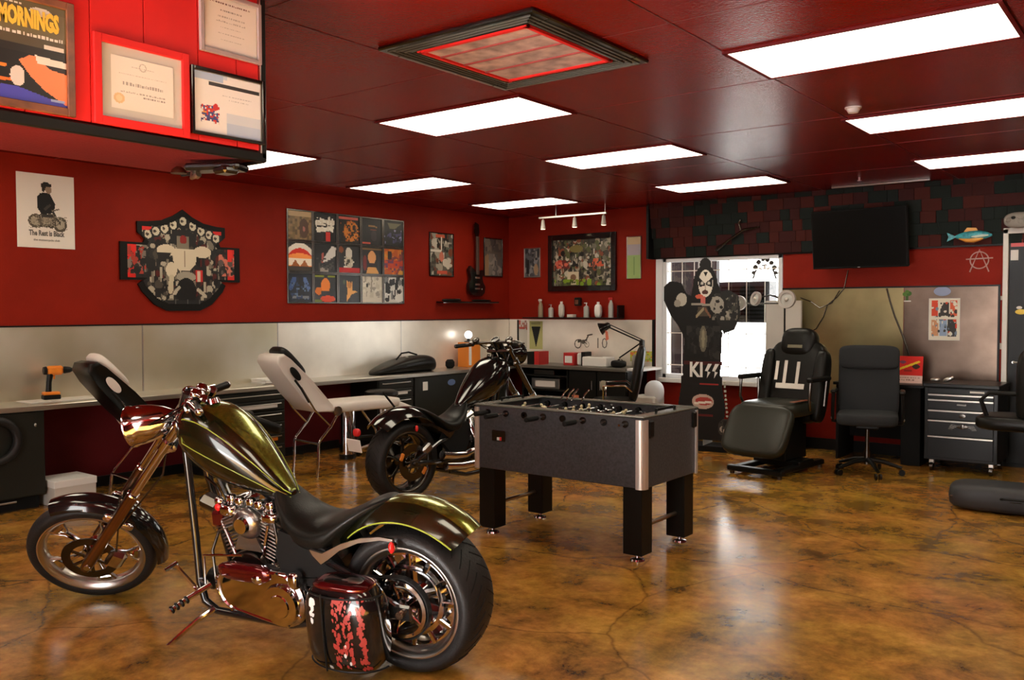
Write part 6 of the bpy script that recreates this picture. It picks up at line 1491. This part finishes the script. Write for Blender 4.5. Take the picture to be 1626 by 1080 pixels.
# black desk behind the office chair
t=empty('desk',(0,0,0),label='black desk behind the office chair, carrying a red card',cat='desk')
MB().bb((-2.95,9.20,0.765),(-2.08,YB-0.02,0.795),0.004).build('desk_top','black_satin',t)
MB().bb((-2.30,9.24,0.0),(-2.12,YB-0.03,0.765),0.003).build('side_panel','black_matt',t); MB().bb((-2.93,9.24,0.0),(-2.90,YB-0.03,0.765),0.003).build('side_panel','black_matt',t); MB().bb((-2.90,9.60,0.2),(-2.30,9.62,0.765)).build('back_panel','black_matt',t)
a=Art(40,42,(206,30,22)); a.rect(0,.72,1,1,(228,190,180)).line(.1,.5,.85,.2,.04,(226,190,40)).ell(.75,.38,.14,.09,(60,30,20)).ell(.25,.22,.12,.06,(110,60,90)).rect(.3,.5,.6,.56,(140,20,16)).writing(.1,.8,.9,.03,(150,110,100),2).writing(.1,.88,.7,.03,(150,110,100),4)
t=empty('red_card',(-2.27,9.40,0.797),(R(-8),0,0),'bright red card with yellow drawing propped on the black desk','card'); sheet(a,0.25,0.27,'print',t,(0,0,0.135),solid=0.004,m='print_matt')
# tool chest
def chest():
    x0,x1,y0,y1=-2.045,-1.42,9.06,9.62
    t=empty('tool_chest',((x0+x1)/2,y0,0),label='black rolling tool chest with silver drawer edges and a winged badge, right of the desk',cat='tool chest')
    W=(x1-x0)/2
    MB().bb((-W,0.0,0.11),(W,y1-y0,0.80),0.006).build('body','enamel',t)
    MB().bb((-W-0.012,-0.02,0.80),(W+0.012,y1-y0+0.005,0.835),0.006).build('top_tray','enamel',t)
    zs=[0.795,0.740,0.690,0.590,0.495,0.345,0.135]
    for i in range(6):
        d=MB().bb((-W+0.035,-0.014,zs[i+1]+0.004),(W-0.035,0.002,zs[i]-0.004),0.003).build('drawer','enamel',t)
        if i: MB().bb((-W+0.035,-0.026,zs[i]-0.020),(W-0.035,-0.012,zs[i]-0.004),0.004).build('drawer_edge','satin',d)
        if i==4:
            b=MB().mat('gunmetal'); b.ell((0.02,-0.016,zs[i]-0.055),(0.10,0.006,0.035),0.9); b.ell((0.02,-0.016,zs[i]-0.055),(0.035,0.010,0.05),0.7)
            for s in (-1,1):
                for k in range(4): b.box((0.02+s*(0.065+0.012*k),-0.016,zs[i]-0.045-0.012*k),(0.07-0.010*k,0.004,0.008),0.001,Matrix.Rotation(R(-8*s),3,'Y'))
            b.build('winged_badge',None,d)
        if i==3: MB().ell((0.02,-0.016,zs[i]-0.05),(0.06,0.004,0.04)).build('round_badge','gunmetal',d)
        if i==2: MB().bb((-0.03,-0.0155,zs[i]-0.055),(0.05,-0.0135,zs[i]-0.04)).build('name_plate','gunmetal',d)
    MB().bb((0.08,-0.0155,0.758),(0.20,-0.0135,0.775)).build('name_plate','paper',t)
    for x in (-W+0.06,W-0.06):
        for y in (0.06,y1-y0-0.06):
            c=MB().bb((x-0.022,y-0.02,0.07),(x+0.022,y+0.02,0.11),0.004).build('castor','satin',t); MB().cyl((x-0.014,y,0.042),(x+0.014,y,0.042),0.042,None,24).build('wheel','gunmetal',c)
    t=empty('tool_tray',(-1.98,9.20,0.8405),label='small shiny metal tools on the left corner of the tool chest',cat='tools')
    MB().ell((0,0,0.018),(0.09,0.06,0.035),0.8).ell((0.10,0.08,0.022),(0.11,0.05,0.045),0.8,rot=Matrix.Rotation(R(-25),3,'Y')).build('metal_cups','satin',t)
chest()
# ================================================================ right edge: door with white frame, black seat and case
t=MB().bb((-1.50,YB-0.10,0.64),(-1.455,YB,2.30),0.004).bb((-1.50,YB-0.10,2.255),(-0.45,YB,2.31),0.004).build('trim_10','white'); struct(t)
d=MB().bb((-1.452,YB-0.055,0.04),(-0.50,YB-0.001,2.25),0.003).build('door_1','black_satin'); struct(d)
b=MB().mat('red_plastic').bb((-1.44,YB-0.058,2.13),(-1.33,YB-0.055,2.20)); b.build('red_sticker',None,d)
MB().mat('paper').bb((-1.44,YB-0.058,2.00),(-1.375,YB-0.055,2.10)).build('white_notice',None,d)
MB().mat('yellow_ink').ell((-1.345,YB-0.056,1.505),(0.10,0.006,0.05)).mat('paper').ell((-1.36,YB-0.057,1.545),(0.05,0.006,0.03)).build('yellow_sticker',None,d)
MB().cyl((-1.40,YB-0.055,1.02),(-1.40,YB-0.10,1.02),0.012).tube([(-1.40,YB-0.10,1.02),(-1.33,YB-0.105,1.02)],0.010,8).build('door_handle','satin',d)
t=empty('light_switch',(-1.52,YB,0),label='small pale switch plates beside the white door frame',cat='switch')
MB().bb((-0.012,-0.008,1.14),(0.012,0,1.20),0.002).build('switch_plate','offwhite',t); MB().bb((-0.012,-0.008,1.62),(0.012,0,1.66),0.002).build('switch_plate','offwhite',t)
t=empty('carved_mask',(-1.36,YB-0.16,2.375),label='carved grey ornament standing on top of the white door frame',cat='ornament')
b=MB().ell((0,0,0),(0.26,0.10,0.15),0.8); 
for k in range(6): b.torus((-0.09+0.036*k,-0.045,0.02*math.sin(k*1.7)),(0,1,0.2),0.022,0.008,16,6)
b.build('carving',mat('grey_stone',(0.25,0.22,0.19),0.6),t); MB().ell((-0.04,-0.05,0.02),(0.04,0.03,0.03)).build('eye_socket','black_satin',t)
t=empty('client_chair',(-1.02,8.20,0),label='black padded chair mostly outside the right edge of the photo, by the door',cat='chair')
MB().ell((-0.02,0,0.90),(0.20,0.56,0.62),0.5).build('backrest','leather',t,smooth=60); MB().ell((-0.10,-0.05,0.62),(0.62,0.50,0.13),0.5).build('seat','leather',t,smooth=60)
MB().tube([(-0.30,-0.2,0.62),(-0.36,-0.2,0.80),(-0.30,-0.2,0.86),(0.0,-0.2,0.86)],0.018,8).build('armrest','black_satin',t)
MB().cyl((0,0,0.04),(0,0,0.56),0.04).lathe([(0.26,0.0),(0.26,0.03),(0.05,0.05)],n=32).build('pedestal','black_satin',t)
t=empty('guitar_case',(-1.05,7.98,0),(0,0,R(6)),'dark grey padded case lying on the floor at the right edge','case')
t.location=(-1.06,7.62,0)
MB().ell((0.0,0,0.105),(0.92,0.42,0.20),0.42,n=36,k=12).build('body',mat('charcoal_case',(0.024,0.025,0.028),0.55),t,smooth=60)
MB().tube([(-0.44,-0.16,0.105),(0.0,-0.211,0.105),(0.44,-0.16,0.105)],0.004,6).build('zip','gunmetal',t); MB().tube([(-0.1,-0.20,0.12),(-0.08,-0.24,0.13),(0.08,-0.24,0.13),(0.1,-0.20,0.12)],0.009,8).build('handle','black_satin',t)
